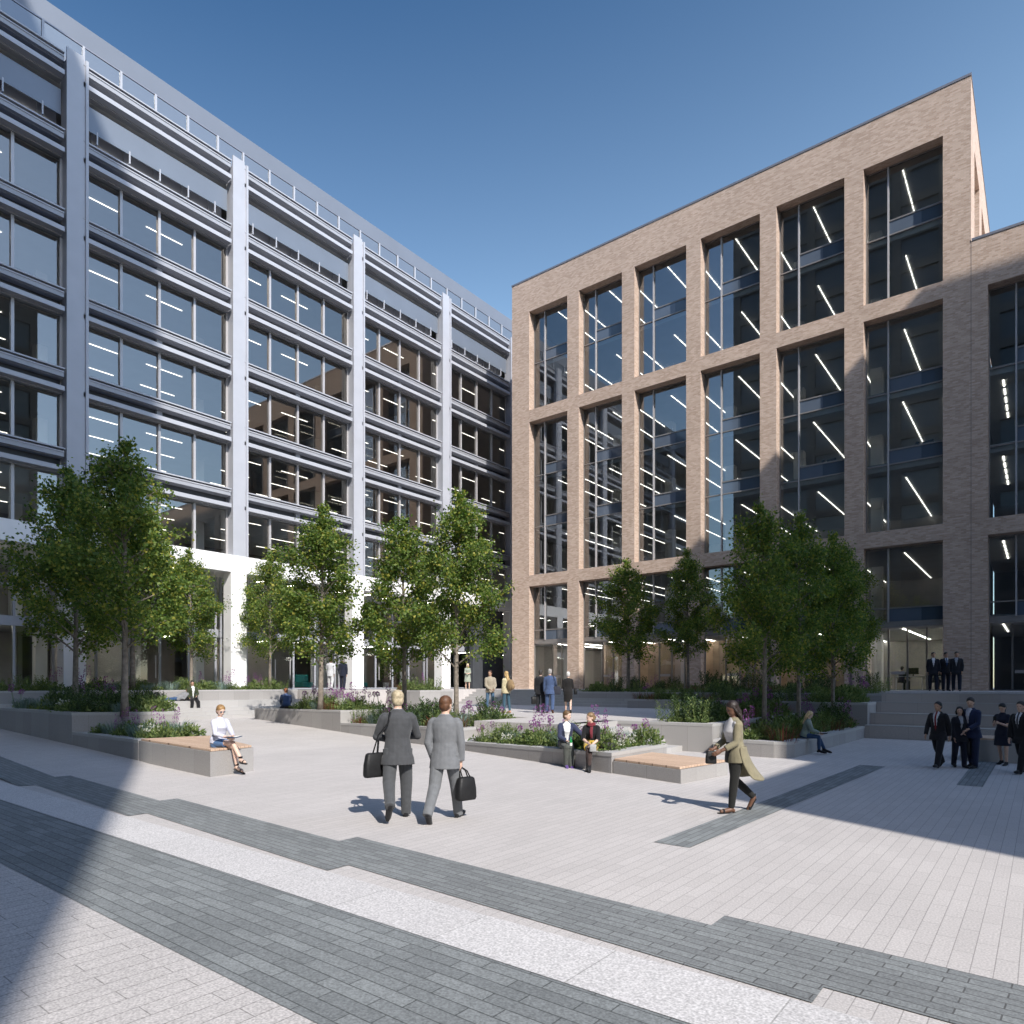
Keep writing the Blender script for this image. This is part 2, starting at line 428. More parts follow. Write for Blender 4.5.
m_.face([(XL, BY, TOP), (XR, BY, TOP), (XR, BACK, TOP), (XL, BACK, TOP)])
# side wall with two tall reveals
ys = [BY, 41.5, 44.9, 46.6, 50.0, 51.8, BACK]; side = [(41.5, 44.9), (46.6, 50.0)]
for i in range(len(ys) - 1):
    a, c = ys[i], ys[i + 1]; hole = (a, c) in side
    for p, q in ((-.2, 22.2), (22.2, 29.14), (29.14, TOP)):
        if hole and p == 22.2: continue
        m_.face([(XR, a, p), (XR, c, p), (XR, c, q), (XR, a, q)])
    if hole:
        for (y0, y1) in ((a, a), (c, c)): m_.face([(XR, y0, 22.2), (XR - .66, y0, 22.2), (XR - .66, y0, 29.14), (XR, y0, 29.14)])
        m_.face([(XR, a, 29.14), (XR, c, 29.14), (XR - .66, c, 29.14), (XR - .66, a, 29.14)])
        m_.face([(XR, a, 22.2), (XR - .66, a, 22.2), (XR - .66, c, 22.2), (XR, c, 22.2)])
m_.build('brick_facade', MAT['brick'], bb_)
m_ = MB(); m_.box(XL - .03, XR + .03, BY - .03, BY + .4, TOP + .002, TOP + .12); m_.box(XR - .4, XR + .03, BY + .4, BACK, TOP + .002, TOP + .12)
m_.build('parapet_coping', MAT['coping'], bb_)
for a, c in side:
    m_ = MB(); m_.box(XR - .78, XR - .66, a, c, 22.2, 29.14); m_.build('side_window', MAT['spandrel'], bb_)

def big_window(root, a, c, p, q, levels, ground=False, seed=0):
    """one tall window: deep grey frame, narrow pane + fin + wide pane, back painted panel at each storey"""
    f = MB(); y0 = BY + .60; y1 = GY + .06; tw = .05
    zb = 1.75 if ground else p
    f.box(a + .001, a + tw, y0, y1, zb, q - .001); f.box(c - tw, c - .001, y0, y1, zb, q - .001)
    f.box(a + tw, c - tw, y0, y1, q - tw, q - .001)
    if not ground: f.box(a + tw, c - tw, y0 + .02, y1, p + .001, p + .05)
    xm = a + .30 * (c - a)
    zl = levels[0] if ground else zb
    f.box(xm - .035, xm + .035, GY - .12, GY + .05, zl, q - tw, 1)
    for z in levels:
        f.box(a + tw, c - tw, GY - .05, GY + .05, z - .035, z + .035, 0)
        f.box(a + tw if ground else xm + .035, c - tw, GY - .05, GY + .05, z + .70, z + .77, 0)
    if ground:
        f.box(a + tw, c - tw, y0, GY + 1.2, zl - .25, zl - .04, 0)
        n = 4
        for k in range(1, n): 
            x = a + (c - a) * k / n; f.box(x - .04, x + .04, GY + 1.1, GY + 1.2, 1.75, zl - .25, 0)
        f.box(a + (c - a) / n + .1, a + (c - a) * 2 / n - .1, GY + 1.06, GY + 1.1, 2.6, 2.75, 1)
    w_ = f.build('window', [MAT['metal'], MAT['frame_lt']], root)
    g = MB(); zs = [zl] + [z for z in levels if z > zl] + [q - tw]
    g.face([(a + tw, GY, zl), (xm, GY, zl), (xm, GY, q - tw), (a + tw, GY, q - tw)])
    prev = zl + (.77 if ground else 0)
    for z in [z for z in levels if z > zl] + [None]:
        top = (z - .03) if z else q - tw
        g.face([(xm, GY, prev), (c - tw, GY, prev), (c - tw, GY, top), (xm, GY, top)])
        if z: prev = z + .77
    if ground: g.face([(a + tw, GY + 1.15, 1.75), (c - tw, GY + 1.15, 1.75), (c - tw, GY + 1.15, zl - .25), (a + tw, GY + 1.15, zl - .25)])
    g.build('pane', MAT['glass_b'], w_)
    xh = xm + (c - xm) * (.5 + .1 * ((seed * 7) % 3 - 1))
    for z in levels:
        s = MB(); s.box(xm + .036, xh, GY - .012, GY + .03, z + .036, z + .699); s.build('spandrel_panel', MAT['spandrel_lt'], w_)
        s = MB(); s.box(xh, c - tw - .001, GY - .006, GY + .03, z + .036, z + .699); s.build('spandrel_panel', MAT['spandrel'], w_)
    return w_

FLOORS = [5.45, 9.55, 13.7, 17.45, 21.5, 25.7]
def interior(root, x0, x1, y0, y1, floors, top, base):
    m_ = MB()
    for z in floors: m_.box(x0, x1, y0, y1, z - .42, z - .02, 0); m_.face([(x0, y0, z), (x1, y0, z), (x1, y1, z), (x0, y1, z)], 1)
    m_.face([(x0, y0, top), (x0, y1, top), (x1, y1, top), (x1, y0, top)], 0)
    m_.build('floor_slab', [MAT['ceiling'], MAT['in_floor']], root)
    m_ = MB(); m_.box(x0, x1, y1, y1 + .2, base, top); m_.build('core_wall', MAT['in_wall'], root)
    m_ = MB(); m_.box(x0 - .25, x0 - .05, y0 + .3, y1, base, top); m_.build('end_wall', MAT['in_wall'], root); m_ = MB(); m_.box(x1 + .05, x1 + .25, y0 + .3, y1, base, top); m_.build('end_wall', MAT['in_wall'], root)
interior(bb_, XL + .3, XR - .9, GY + .13, BACK - 3, FLOORS, 29.3, 1.6)
m_ = MB(); m_.face([(XL + .3, GY, 1.76), (XR - .9, GY, 1.76), (XR - .9, BACK - 3, 1.76), (XL + .3, BACK - 3, 1.76)]); m_.build('lobby_floor', MAT['in_floor'], bb_)
m_ = MB(); m_.box(-26, -9.2, 44.2, 44.4, 1.77, 5.0); m_.build('lobby_wall', MAT['in_wood'], bb_)
m_ = MB()
for i in range(5):
    xm = .5 * (BAYS[i][1] + BAYS[i + 1][0])
    m_.box(xm - .3, xm + .3, 45.5, 46.1, 1.77, 29.29)
m_.build('core_column', MAT['ceiling'], bb_)
ceil = [z - .43 for z in FLOORS] + [29.29]
for bi, (a, c) in enumerate(BAYS):
    for ri, (p, q) in enumerate(ROWS):
        w_ = big_window(bb_, a, c, p, q, SPAN[ri], ri == 0, bi + 3 * ri)
    for ci, z in enumerate(ceil):
        lm = MB(); y = GY + .9 + .5 * ((bi * 3 + ci) % 3)
        for xo in (.45, .95):
            yy = y + (0 if xo < .5 else .8)
            for k, ln in enumerate((.7, 1.6, .7, 1.6, 1.6, 1.6, 1.6, .8)):
                x = a + (c - a) * xo
                lm.box(x - .016, x + .016, yy, yy + ln, z - .02, z - .002); yy += ln + .10
        lm.build('ceiling_light', MAT['lamp2' if ci == 0 else 'lamp'], bb_)

# lower wing on the right, flush with the front, its own window column
wg = thing('brick_wing', 'lower brick wing joined to the right end of the tall brick building', 'building', (5, 46, 0))
m_ = MB(); WB = [(-2.07, 1.5), (2.4, 5.95), (6.9, 10.4)]
brick_wall_holes(m_, XR + .012, 16, -.2, 23.45, WB, [(1.6, 9.19), (9.99, 21.12)], BY - .006, .666)
m_.face([(XR + .012, BY - .006, 23.45), (16, BY - .006, 23.45), (16, BACK - .1, 23.45), (XR + .012, BACK - .1, 23.45)])
m_.build('brick_facade', MAT['brick'], wg)
m_ = MB(); m_.box(XR + .03, 16, BY - .035, BY + .3, 23.452, 23.57); m_.build('parapet_coping', MAT['coping'], wg)
m_ = MB(); m_.box(XR - .004, XR + .010, BY - .004, BY + .02, 0, 23.44); m_.build('movement_joint', MAT['recess'], wg)
interior(wg, XR + .3, 15.8, GY + .13, BACK - 3, FLOORS[:4], 21.3, 1.6)
m_ = MB(); m_.face([(XR + .3, GY, 1.76), (15.8, GY, 1.76), (15.8, BACK - 3, 1.76), (XR + .3, BACK - 3, 1.76)]); m_.build('lobby_floor', MAT['in_floor'], wg)
for bi, (a, c) in enumerate(WB[:2]):
    big_window(wg, a, c, 1.6, 9.19, SPAN[0], True, bi); big_window(wg, a, c, 9.99, 21.12, SPAN[1], False, bi + 1)
    for z in ceil[:4]:
        lm = MB(); yy = GY + 1.0
        for k in range(5): lm.box(a + .5, a + .57, yy, yy + .9, z - .02, z - .002); yy += 1.25
        lm.build('ceiling_light', MAT['lamp'], wg)

# ------------------------------------------------------------------ glass building on the left
LX = -35.0; GX = -35.62
gb = thing('glass_building', 'long white framed glass office building with steel columns and beams', 'building', (-42, 24, 0))
CY = [3.85, 12.05, 20.1, 28.38, 36.62, 44.8, 53.0]
ZB = [9.17, 11.99, 15.63, 19.26, 22.89, 26.51, 30.04]
def cols(y):
    m_ = MB(); t = 31.15
    m_.box(LX - .10, LX, y - .32, y + .36, 9.18, t); m_.box(LX - .30, LX - .05, y + .36, y + .46, 9.18, t - .1); m_.box(LX - .28, LX + .02, y + .46, y + .58, 9.18, t - .1)
    m_.box(LX - .75, LX - .10, y - .30, y + .30, 9.18, t - .5)
    return m_
for y in CY: cols(y).build('steel_column', MAT['steel'], gb)
for i in range(len(CY) - 1):
    a, c = CY[i] + .385, CY[i + 1] - .385
    for z in ZB[1:]:
        m_ = MB()
        m_.box(LX - .42, LX - .05, a, c, z - .21, z)                    # white front
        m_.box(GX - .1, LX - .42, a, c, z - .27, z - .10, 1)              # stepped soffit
        m_.build('floor_beam', [MAT['steel'], MAT['steel_dk']], gb)
        m_ = MB()
        for k, (x, zz) in enumerate(((LX - .03, z + .83), (LX - .10, z + .70))): m_.box(x - .3, x, a, c, zz - .06, zz)
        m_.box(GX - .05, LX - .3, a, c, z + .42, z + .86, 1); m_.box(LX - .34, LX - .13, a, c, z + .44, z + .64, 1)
        m_.build('ledge', [MAT['steel'], MAT['steel_dk']], gb)
        m_ = MB(); m_.box(GX - .12, GX - .02, a, c, z - .1, z + .44)
        m_.box(GX - .02, GX + .12, .5 * (a + c) - .14, .5 * (a + c) + .14, z + .001, z + .42, 1)
        m_.build('recess_panel', [MAT['recess'], MAT['steel_dk']], gb)
    # windows between the beams
    for j in range(5):
        z0 = ZB[j] + (.86 if j else 0.01); z1 = ZB[j + 1] - .27
        m_ = MB(); n = 4
        for k in range(1, n):
            y = a + (c - a) * k / n; m_.box(GX - .06, GX + .12, y - .06, y + .06, z0, z1)
        m_.box(GX - .06, GX + .05, a - .08, a + .03, z0, z1); m_.box(GX - .06, GX + .05, c - .03, c + .08, z0, z1)
        w_ = m_.build('window', MAT['frame_lt'], gb)
        g = MB(); g.face([(GX, a, z0), (GX, c, z0), (GX, c, z1), (GX, a, z1)]); g.build('pane', MAT['glass_l'], w_)
    # top storey: hung louvre panel with brackets in front of set back glass
    m_ = MB(); m_.box(LX - .52, LX - .46, a + .02, c - .02, 28.2, 29.35)
    lp = m_.build('louvre_panel', MAT['louvre'], gb)
    m_ = MB()
    for k in range(5):
        y = a + (c - a) * (.1 + .2 * k); m_.box(LX - .5, LX - .44, y - .03, y + .03, 27.75, 28.35); m_.box(GX - .4, LX - .5, y - .03, y + .03, 27.75, 27.83)
        m_.box(GX - .5, GX - .38, y - .06, y + .06, 27.4, 29.65)
    m_.build('bracket', MAT['steel'], lp)
    m_ = MB(); m_.box(GX - .56, GX - .50, a, c, 27.36, 28.75); m_.build('soffit_panel', MAT['steel'], lp)
    m_ = MB(); yy = a + .3
    while yy < c - 1.6: m_.box(GX - .45, GX - .42, yy, yy + 1.5, 27.98, 28.01); yy += 1.75
    m_.build('strip_light', MAT['lamp'], lp)
    m_ = MB(); m_.face([(GX - .6, a, 26.6), (GX - .6, c, 26.6), (GX - .6, c, 29.7), (GX - .6, a, 29.7)]); m_.build('pane', MAT['glass_l'], lp)
    m_ = MB(); yy = a - .38
    for k in range(5):
        y = yy + 8.2 * (k + .3) / 5; m_.box(LX - .46, LX - .34, y - .05, y + .05, 30.9, 31.95)
    m_.box(LX - .43, LX - .37, a - .38, c + .38, 31.92, 31.98, 1); rl = m_.build('railing', [MAT['steel'], MAT['coping']], gb)
    g = MB(); g.face([(LX - .4, a - .38, 30.95), (LX - .4, c + .38, 30.95), (LX - .4, c + .38, 31.9), (LX - .4, a - .38, 31.9)]); g.build('pane', MAT['glass_clear'], rl)
Y0, Y1 = CY[0] - 8, CY[-1]
m_ = MB(); m_.face([(-37.4, Y0, 30.5), (-37.4, Y1, 30.5), (-37.4, Y1, 32.1), (-37.4, Y0, 32.1)]); m_.build('rooftop_glazing', MAT['glass_l'], gb)
m_ = MB(); m_.box(-37.3, -37.1, Y0, Y1, 32.1, 34.42); m_.box(-50, -37.3, Y0, Y1, 34.1, 34.4); m_.build('roof_screen', MAT['screen'], gb)
m_ = MB()
for z in (11.99, 15.63, 19.26, 22.89, 26.51, 30.2):
    m_.box(-46, GX - .14, Y0, Y1, z - .30, z + .38, 0); m_.face([(-46, Y0, z + .385), (GX - .14, Y0, z + .385), (GX - .14, Y1, z + .385), (-46, Y1, z + .385)], 1)
m_.box(-46, GX - .14, Y0, Y1, 8.6, 9.16, 0)
m_.build('floor_slab', [MAT['ceiling'], MAT['in_floor']], gb)
m_ = MB(); m_.box(-46.3, -46.05, Y0, Y1, 0, 34.0); m_.box(-46, GX - .2, Y1 + .05, Y1 + .25, 0, 34); m_.box(-46, GX - .2, Y0 - .25, Y0 - .05, 0, 34); m_.build('core_wall', MAT['in_wall'], gb)
m_ = MB()
for i in range(len(CY)):
    for x in (-39.5, -43.2): m_.box(x - .25, x + .25, CY[i] - .25, CY[i] + .25, 1.8, 30)
m_.build('core_column', MAT['ceiling'], gb)
for i in range(len(CY) - 1):
    for z in (11.99, 15.63, 19.26, 22.89, 26.51, 30.2, 32.06):
        m_ = MB()
        for r_, x in enumerate((-37.2, -40.0, -43.0) if z < 31 else (-38.4,)):
            yy = CY[i] + .8 + (.9 * r_) % 2.0
            while yy < CY[i + 1] - 1.4:
                m_.box(x - .016, x + .016, yy, yy + 1.9, z - .325, z - .306); yy += 3.3
        m_.build('ceiling_light', MAT['lamp'], gb)
m_ = MB(); m_.box(-46, -37.5, Y0, Y1, 32.1, 32.4); m_.build('roof_slab', MAT['ceiling'], gb)
# white stone base: frame of piers and a deep lintel
m_ = MB(); m_.box(LX - .75, LX + .03, Y0, Y1, 8.23, 9.17)
for y in CY: m_.box(LX - .75, LX + .03, y - .46, y + .46, 0, 8.23)
m_.build('stone_base', MAT['white_stone'], gb)
for i in range(len(CY) - 1):
    a, c = CY[i] + .46, CY[i + 1] - .46; x = -37.2
    m_ = MB(); n = 5
    for k in range(n + 1):
        y = a - .3 + (c - a + .6) * k / n; m_.box(x - .07, x + .07, y - .05, y + .05, 1.75, 8.22)
    m_.box(x - .3, x + .12, a - .4, c + .4, 4.75, 5.2); m_.box(x - .09, x + .09, a - .4, c + .4, 1.75, 1.85); m_.box(x - .06, x + .06, a - .4, c + .4, 6.6, 6.68)
    yd = .5 * (a + c); m_.box(x + .07, x + .11, yd - .55, yd - .5, 2.4, 3.6, 1); m_.box(x + .07, x + .11, yd + .5, yd + .55, 2.4, 3.6, 1)
    w_ = m_.build('shopfront', [MAT['steel_dk'], MAT['frame_lt']], gb)
    g = MB(); g.face([(x, a - .4, 1.8), (x, c + .4, 1.8), (x, c + .4, 8.2), (x, a - .4, 8.2)]); g.build('pane', MAT['glass_clear'], w_)
m_ = MB(); m_.face([(-46, Y0, 1.77), (-34.9, Y0, 1.77), (-34.9, Y1, 1.77), (-46, Y1, 1.77)]); m_.build('lobby_floor', MAT['in_floor'], gb)
m_ = MB(); m_.box(-46, -37.5, Y0, Y1, 4.8, 5.1); m_.build('mezzanine', MAT['ceiling'], gb)
m_ = MB()
for i in range(len(CY) - 1):
    y = CY[i]; m_.box(-40.6, -40.4, y + .8, y + 5.2, 1.78, 4.79, i % 2); m_.box(-42.6, -42.4, y + 4.4, y + 8.1, 1.78, 4.79, (i + 1) % 2)
m_.build('partition', [MAT['in_dark'], MAT['in_wall']], gb)
m_ = MB()
for i in range(len(CY) - 1):
    for k in range(3): m_.box(-39.5, -38.1, CY[i] + 1.6 + 2.2 * k, CY[i] + 1.68 + 2.2 * k, 4.765, 4.79); m_.box(-39.5, -38.1, CY[i] + 1.6 + 2.2 * k, CY[i] + 1.68 + 2.2 * k, 8.57, 8.59)
m_.build('ceiling_light', MAT['lamp2'], gb)
m_ = MB(); m_.box(LX - 1.1, LX - .76, 40.5, 44.3, 1.76, 8.2); m_.build('dark_cladding', MAT['recess'], gb)

# ------------------------------------------------------------------ the neighbours that cast the big shadows (outside the picture)
def tower(name, label, boxes):
    t = thing(name, label, 'building', (boxes[0][0], boxes[0][2], 0))
    g = MB(); s = MB()
    for x0, x1, y0, y1, z0, z1 in boxes:
        g.box(x0 + .35, x1 - .35, y0 + .35, y1 - .35, z0, z1 - .5)
        z = z0
        while z < z1 - 1.2: s.box(x0 + .05, x1 - .05, y0 + .05, y1 - .05, z, z + .9); z += 3.9
        s.box(x0, x1, y0, y1, z1 - 1.0, z1)
        for k in range(int((x1 - x0) / 4.5) + 1):
            x = x0 + (x1 - x0 - .9) * k / int((x1 - x0) / 4.5); s.box(x, x + .9, y0, y0 + .7, z0, z1 - 1.0); s.box(x, x + .9, y1 - .7, y1, z0, z1 - 1.0)
        for k in range(1, int((y1 - y0) / 4.5)):
            y = y0 + (y1 - y0 - .9) * k / int((y1 - y0) / 4.5); s.box(x0, x0 + .7, y, y + .9, z0, z1 - 1.0); s.box(x1 - .7, x1, y, y + .9, z0, z1 - 1.0)
    s.build('stone_frame', MAT['tower_stone'], t); g.build('glazing', MAT['tower_glass'], t)
tower('office_tower', 'pale stone office tower standing on a lower wing across the plaza', [(16.5, 48, 1.83, 28.0, -.3, 20.0), (20, 46, 6.95, 27.6, 20.0, 45.2)])
tower('office_tower', 'tall stone and glass tower standing behind the viewer', [(-33, 20, -45, -10.5, -.3, 75.8)])
# ------------------------------------------------------------------ planters
def offset_in(poly, d):
    """inset a counter-clockwise polygon by d"""
    n = len(poly); out = []
    for k in range(n):
        p0, p1, p2 = V(poly[k - 1]), V(poly[k]), V(poly[(k + 1) % n])
        a = (p1 - p0).normalized(); c = (p2 - p1).normalized()
        na = V((-a.y, a.x)); nc = V((-c.y, c.x))
        m = (na + nc); q = m.length_squared
        out.append(tuple(p1 + m * (2 * d / q) if q > .2 else p1 + na * d))
    return out
def ccw(poly):
    A = sum(poly[k - 1][0] * poly[k][1] - poly[k][0] * poly[k - 1][1] for k in range(len(poly)))
    return poly if A > 0 else poly[::-1]
PLANTERS = {}
def planter(key, label, poly, zt, zb=-.1, rim=.34, group=None):
    """poly of (x, y) or (x, y, ztop) corners; stone wall shell, coping, soil"""
    poly = [tuple(p) if len(p) == 3 else (p[0], p[1], zt) for p in poly]
    poly = ccw(poly); xy = [(p[0], p[1]) for p in poly]; zz = [p[2] for p in poly]
    c = (sum(p[0] for p in xy) / len(xy), sum(p[1] for p in xy) / len(xy))
    t = thing('planter', label, 'planter', (c[0], c[1], zb), 0, group)
    n = len(xy); inn = offset_in(xy, rim); out = offset_in(xy, -.008); inn2 = offset_in(xy, rim + .004)
    m_ = MB()
    for k in range(n):
        j = (k + 1) % n
        a, c_, ia, ic = xy[k], xy[j], inn[k], inn[j]
        m_.face([(*a, zb), (*c_, zb), (*c_, zz[j] - .08), (*a, zz[k] - .08)])
        m_.face([(*ia, zz[k] - .4), (*ia, zz[k] - .08), (*ic, zz[j] - .08), (*ic, zz[j] - .4)])
    m_.build('wall', MAT['stone'], t)
    m_ = MB()
    for k in range(n):
        j = (k + 1) % n
        a, c_, ia, ic = out[k], out[j], inn2[k], inn2[j]
        m_.face([(*a, zz[k] - .085), (*c_, zz[j] - .085), (*c_, zz[j]), (*a, zz[k])])
        m_.face([(*a, zz[k]), (*c_, zz[j]), (*ic, zz[j]), (*ia, zz[k])])
        m_.face([(*ia, zz[k]), (*ic, zz[j]), (*ic, zz[j] - .12), (*ia, zz[k] - .12)])
        m_.face([(*a, zz[k] - .085), (*ia, zz[k] - .085), (*ic, zz[j] - .085), (*c_, zz[j] - .085)])
    m_.build('coping', MAT['stone_step'], t)
    m_ = MB(); m_.face([(*inn[k], zz[k] - .06) for k in range(n)]); m_.build('soil', MAT['soil'], t)
    PLANTERS[key] = (inn, sum(zz) / n - .06, zz)
    return t
planter('A1', 'tall granite planter on the left with dense planting and a tree, in shade', [(-31.0, 8.1), (-23.55, 8.03), (-21.5, 10.3), (-28.1, 13.0), (-31.0, 13.0)], 1.165)
planter('A2', 'low granite planter between the tall left planter and the timber bench', [(-23.54, 8.04), (-18.75, 7.94), (-18.4, 9.9), (-21.49, 10.28)], .57)
planter('C1', 'tallest left section of the long middle planter, behind a seated man in blue', [(-30.4, 18.3, .90), (-22.3, 17.2, .99), (-21.9, 19.9, .99), (-29.5, 20.4, .95)], .95)
planter('C2', 'middle section of the long planter, behind the two men in grey suits', [(-22.29, 17.2, .49), (-18.2, 16.55, .57), (-14.4, 15.6, .655), (-14.5, 18.9, .66), (-22.0, 19.6, .5)], .6)
planter('C3', 'low front section of the middle planter, where two women sit chatting', [(-14.39, 15.6, .26), (-7.72, 13.5, .47), (-7.76, 16.45, .47), (-14.4, 16.45, .36)], .4)
planter('R', 'low granite planter with a rounded corner, where a blonde woman sits with a book', [(-7.5, 19.0), (-6.9, 19.22), (-5.85, 19.16), (-5.55, 19.28), (-5.42, 19.6), (-5.36, 28.6), (-7.68, 28.6)], .45, zb=-.1)
planter('R2', 'raised granite planter on the terrace edge behind the green coated woman', [(-9.9, 19.46), (-7.72, 19.46), (-7.72, 29.2), (-9.9, 29.2)], .86)
planter('R3', 'shaded granite planter stepping up behind the seating on the right', [(-7.9, 29.22), (-5.37, 29.22), (-5.37, 32.0), (-7.9, 32.0)], 1.32, .0)
planter('F', 'long dark lower planter beside the steps to the brick building', [(-16.8, 31.0), (-7.92, 31.0), (-7.92, 32.1), (-16.8, 32.1)], 1.30, .5)
planter('E', 'long dark upper planter with trees along the brick building', [(-20.9, 32.14), (-5.37, 32.14), (-5.37, 36.0), (-20.9, 36.0)], 1.66, .5, .3)
planter('G', 'small sunlit granite planter near the glass building entrance', [(-29.1, 25.6), (-26.4, 25.6), (-26.4, 28.2), (-29.1, 28.2)], 1.74, .5)
# retaining wall of the middle terrace
rw = thing('retaining_wall', 'sunlit granite retaining wall edging the middle terrace behind the timber bench', 'wall', (-10.5, 19.5, 0))
m_ = MB(); m_.box(-12.6, -9.905, 19.46, 19.9, -.1, .76); m_.build('wall', MAT['stone'], rw)
m_ = MB(); m_.box(-12.6, -9.91, 19.45, 19.9, .762, .856); m_.build('coping', MAT['stone_step'], rw)
# seating ledge and planted wall before the glass building
t = thing('planter', 'long planted granite wall with a seat ledge before the glass building', 'planter', (-33.2, 12, .9))
m_ = MB(); m_.box(-33.3, -32.55, 3.0, 22.5, .8, 1.25); m_.build('seat_ledge', MAT['stone_step'], t)
m_ = MB(); m_.box(-33.32, -33.0, 3.0, 22.5, .8, 1.70); m_.box(-34.55, -33.32, 22.2, 22.5, .8, 1.70); m_.build('wall', MAT['stone'], t)
m_ = MB(); m_.box(-33.36, -32.99, 2.98, 22.51, 1.702, 1.78); m_.box(-34.55, -33.36, 22.18, 22.51, 1.702, 1.78); m_.build('coping', MAT['stone_step'], t)
m_ = MB(); m_.box(-34.6, -33.3, 3.0, 22.2, 1.3, 1.72); m_.build('soil', MAT['soil'], t)
PLANTERS['BL'] = ([(-34.55, 3.2), (-33.4, 3.2), (-33.4, 22.1), (-34.55, 22.1)], 1.72, None)
# timber topped benches
def bench(label, plinth, top, z):
    c = plinth[0]; t = thing('bench', label, 'bench', (c[0], c[1], 0))
    m_ = MB(); m_.prism(ccw(plinth), -.05, z - .055); m_.build('plinth', MAT['stone'], t)
    m_ = MB(); m_.prism(ccw(top), z - .05, z); m_.build('timber_top', MAT['wood'], t, bevel=.006)
bench('timber topped granite bench where a woman in a white blouse sits', [(-18.74, 7.95), (-14.32, 7.56), (-14.56, 8.74), (-18.39, 9.72)], [(-18.70, 7.99), (-14.36, 7.6), (-14.60, 8.71), (-18.36, 9.68)], .60)
bench('square low timber topped granite bench in sun at the corner of the middle planter', [(-7.70, 13.53), (-5.80, 12.95), (-5.56, 14.9), (-7.70, 15.5)], [(-7.69, 13.57), (-5.84, 13.0), (-5.60, 14.88), (-7.69, 15.46)], .335)
bench('timber topped granite block in shade behind the business people on the right', [(-1.75, 21.6), (.6, 21.6), (.6, 22.9), (-1.75, 22.9)], [(-1.72, 21.63), (.57, 21.63), (.57, 22.87), (-1.72, 22.87)], .62)

# ------------------------------------------------------------------ leaves
def add_tone(me, tones):
    a = me.attributes.new('tone', 'FLOAT', 'FACE'); a.data.foreach_set('value', tones)
def leaf_mesh(name, P, D, size, asp, mat, rs, fold=.25, tone=None):
    """N folded leaves at P pointing along D"""
    n = len(P)
    D = D / (np.linalg.norm(D, axis=1, keepdims=True) + 1e-9)
    r = rs.normal(size=(n, 3)); S = np.cross(D, r); S /= (np.linalg.norm(S, axis=1, keepdims=True) + 1e-9)
    U = np.cross(S, D)
    s = (size * (.65 + .7 * rs.random(n)))[:, None]
    a = P; m = P + D * s * .5; tip = P + D * s - U * s * .12
    l = m + S * s * asp * .5 + U * s * fold * .5; q = m - S * s * asp * .5 + U * s * fold * .5
    vv = np.stack([a, l, tip, q], 1).reshape(-1, 3)
    me = bpy.data.meshes.new(name)
    me.vertices.add(len(vv)); me.vertices.foreach_set('co', vv.ravel().astype(np.float32))
    idx = np.arange(n)[:, None] * 4
    tri = np.concatenate([idx + np.array([[0, 1, 2]]), idx + np.array([[0, 2, 3]])], 1).reshape(-1)
    me.loops.add(len(tri)); me.loops.foreach_set('vertex_index', tri.astype(np.int32))
    nf = 2 * n
    me.polygons.add(nf); me.polygons.foreach_set('loop_start', np.arange(0, 3 * nf, 3, dtype=np.int32)); me.polygons.foreach_set('loop_total', np.full(nf, 3, dtype=np.int32))
    me.update(calc_edges=True); me.validate()
    tn = rs.random(n) if tone is None else tone
    add_tone(me, np.repeat(tn, 2).astype(np.float32))
    me.materials.append(mat)
    return me
MAT['leaf'] = leafmat('tree leaf', [(0.0, (.065, .122, .028)), (.45, (.135, .212, .048)), (.80, (.235, .295, .065)), (.95, (.42, .39, .075))], .5)
MAT['green'] = leafmat('bed foliage', [(0, (.07, .12, .04)), (.5, (.15, .21, .065)), (1, (.26, .30, .11))], .38)
MAT['dkgreen'] = leafmat('dark shrub leaf', [(0, (.035, .07, .025)), (1, (.085, .13, .045))], .3)
MAT['blue'] = leafmat('blue grass', [(0, (.12, .18, .16)), (1, (.22, .29, .26))], .25)
MAT['red'] = leafmat('red grass', [(0, (.15, .03, .025)), (.5, (.20, .06, .035)), (1, (.12, .15, .045))], .3)
MAT['purple'] = leafmat('purple flower', [(0, (.20, .05, .22)), (.6, (.30, .09, .32)), (1, (.42, .20, .42))], .3)
MAT['white'] = leafmat('white flower', [(0, (.62, .60, .55)), (1, (.78, .77, .72))], .3)
MAT['stem'] = plain('stem', (.12, .19, .06), .6, 0, .2, 10)

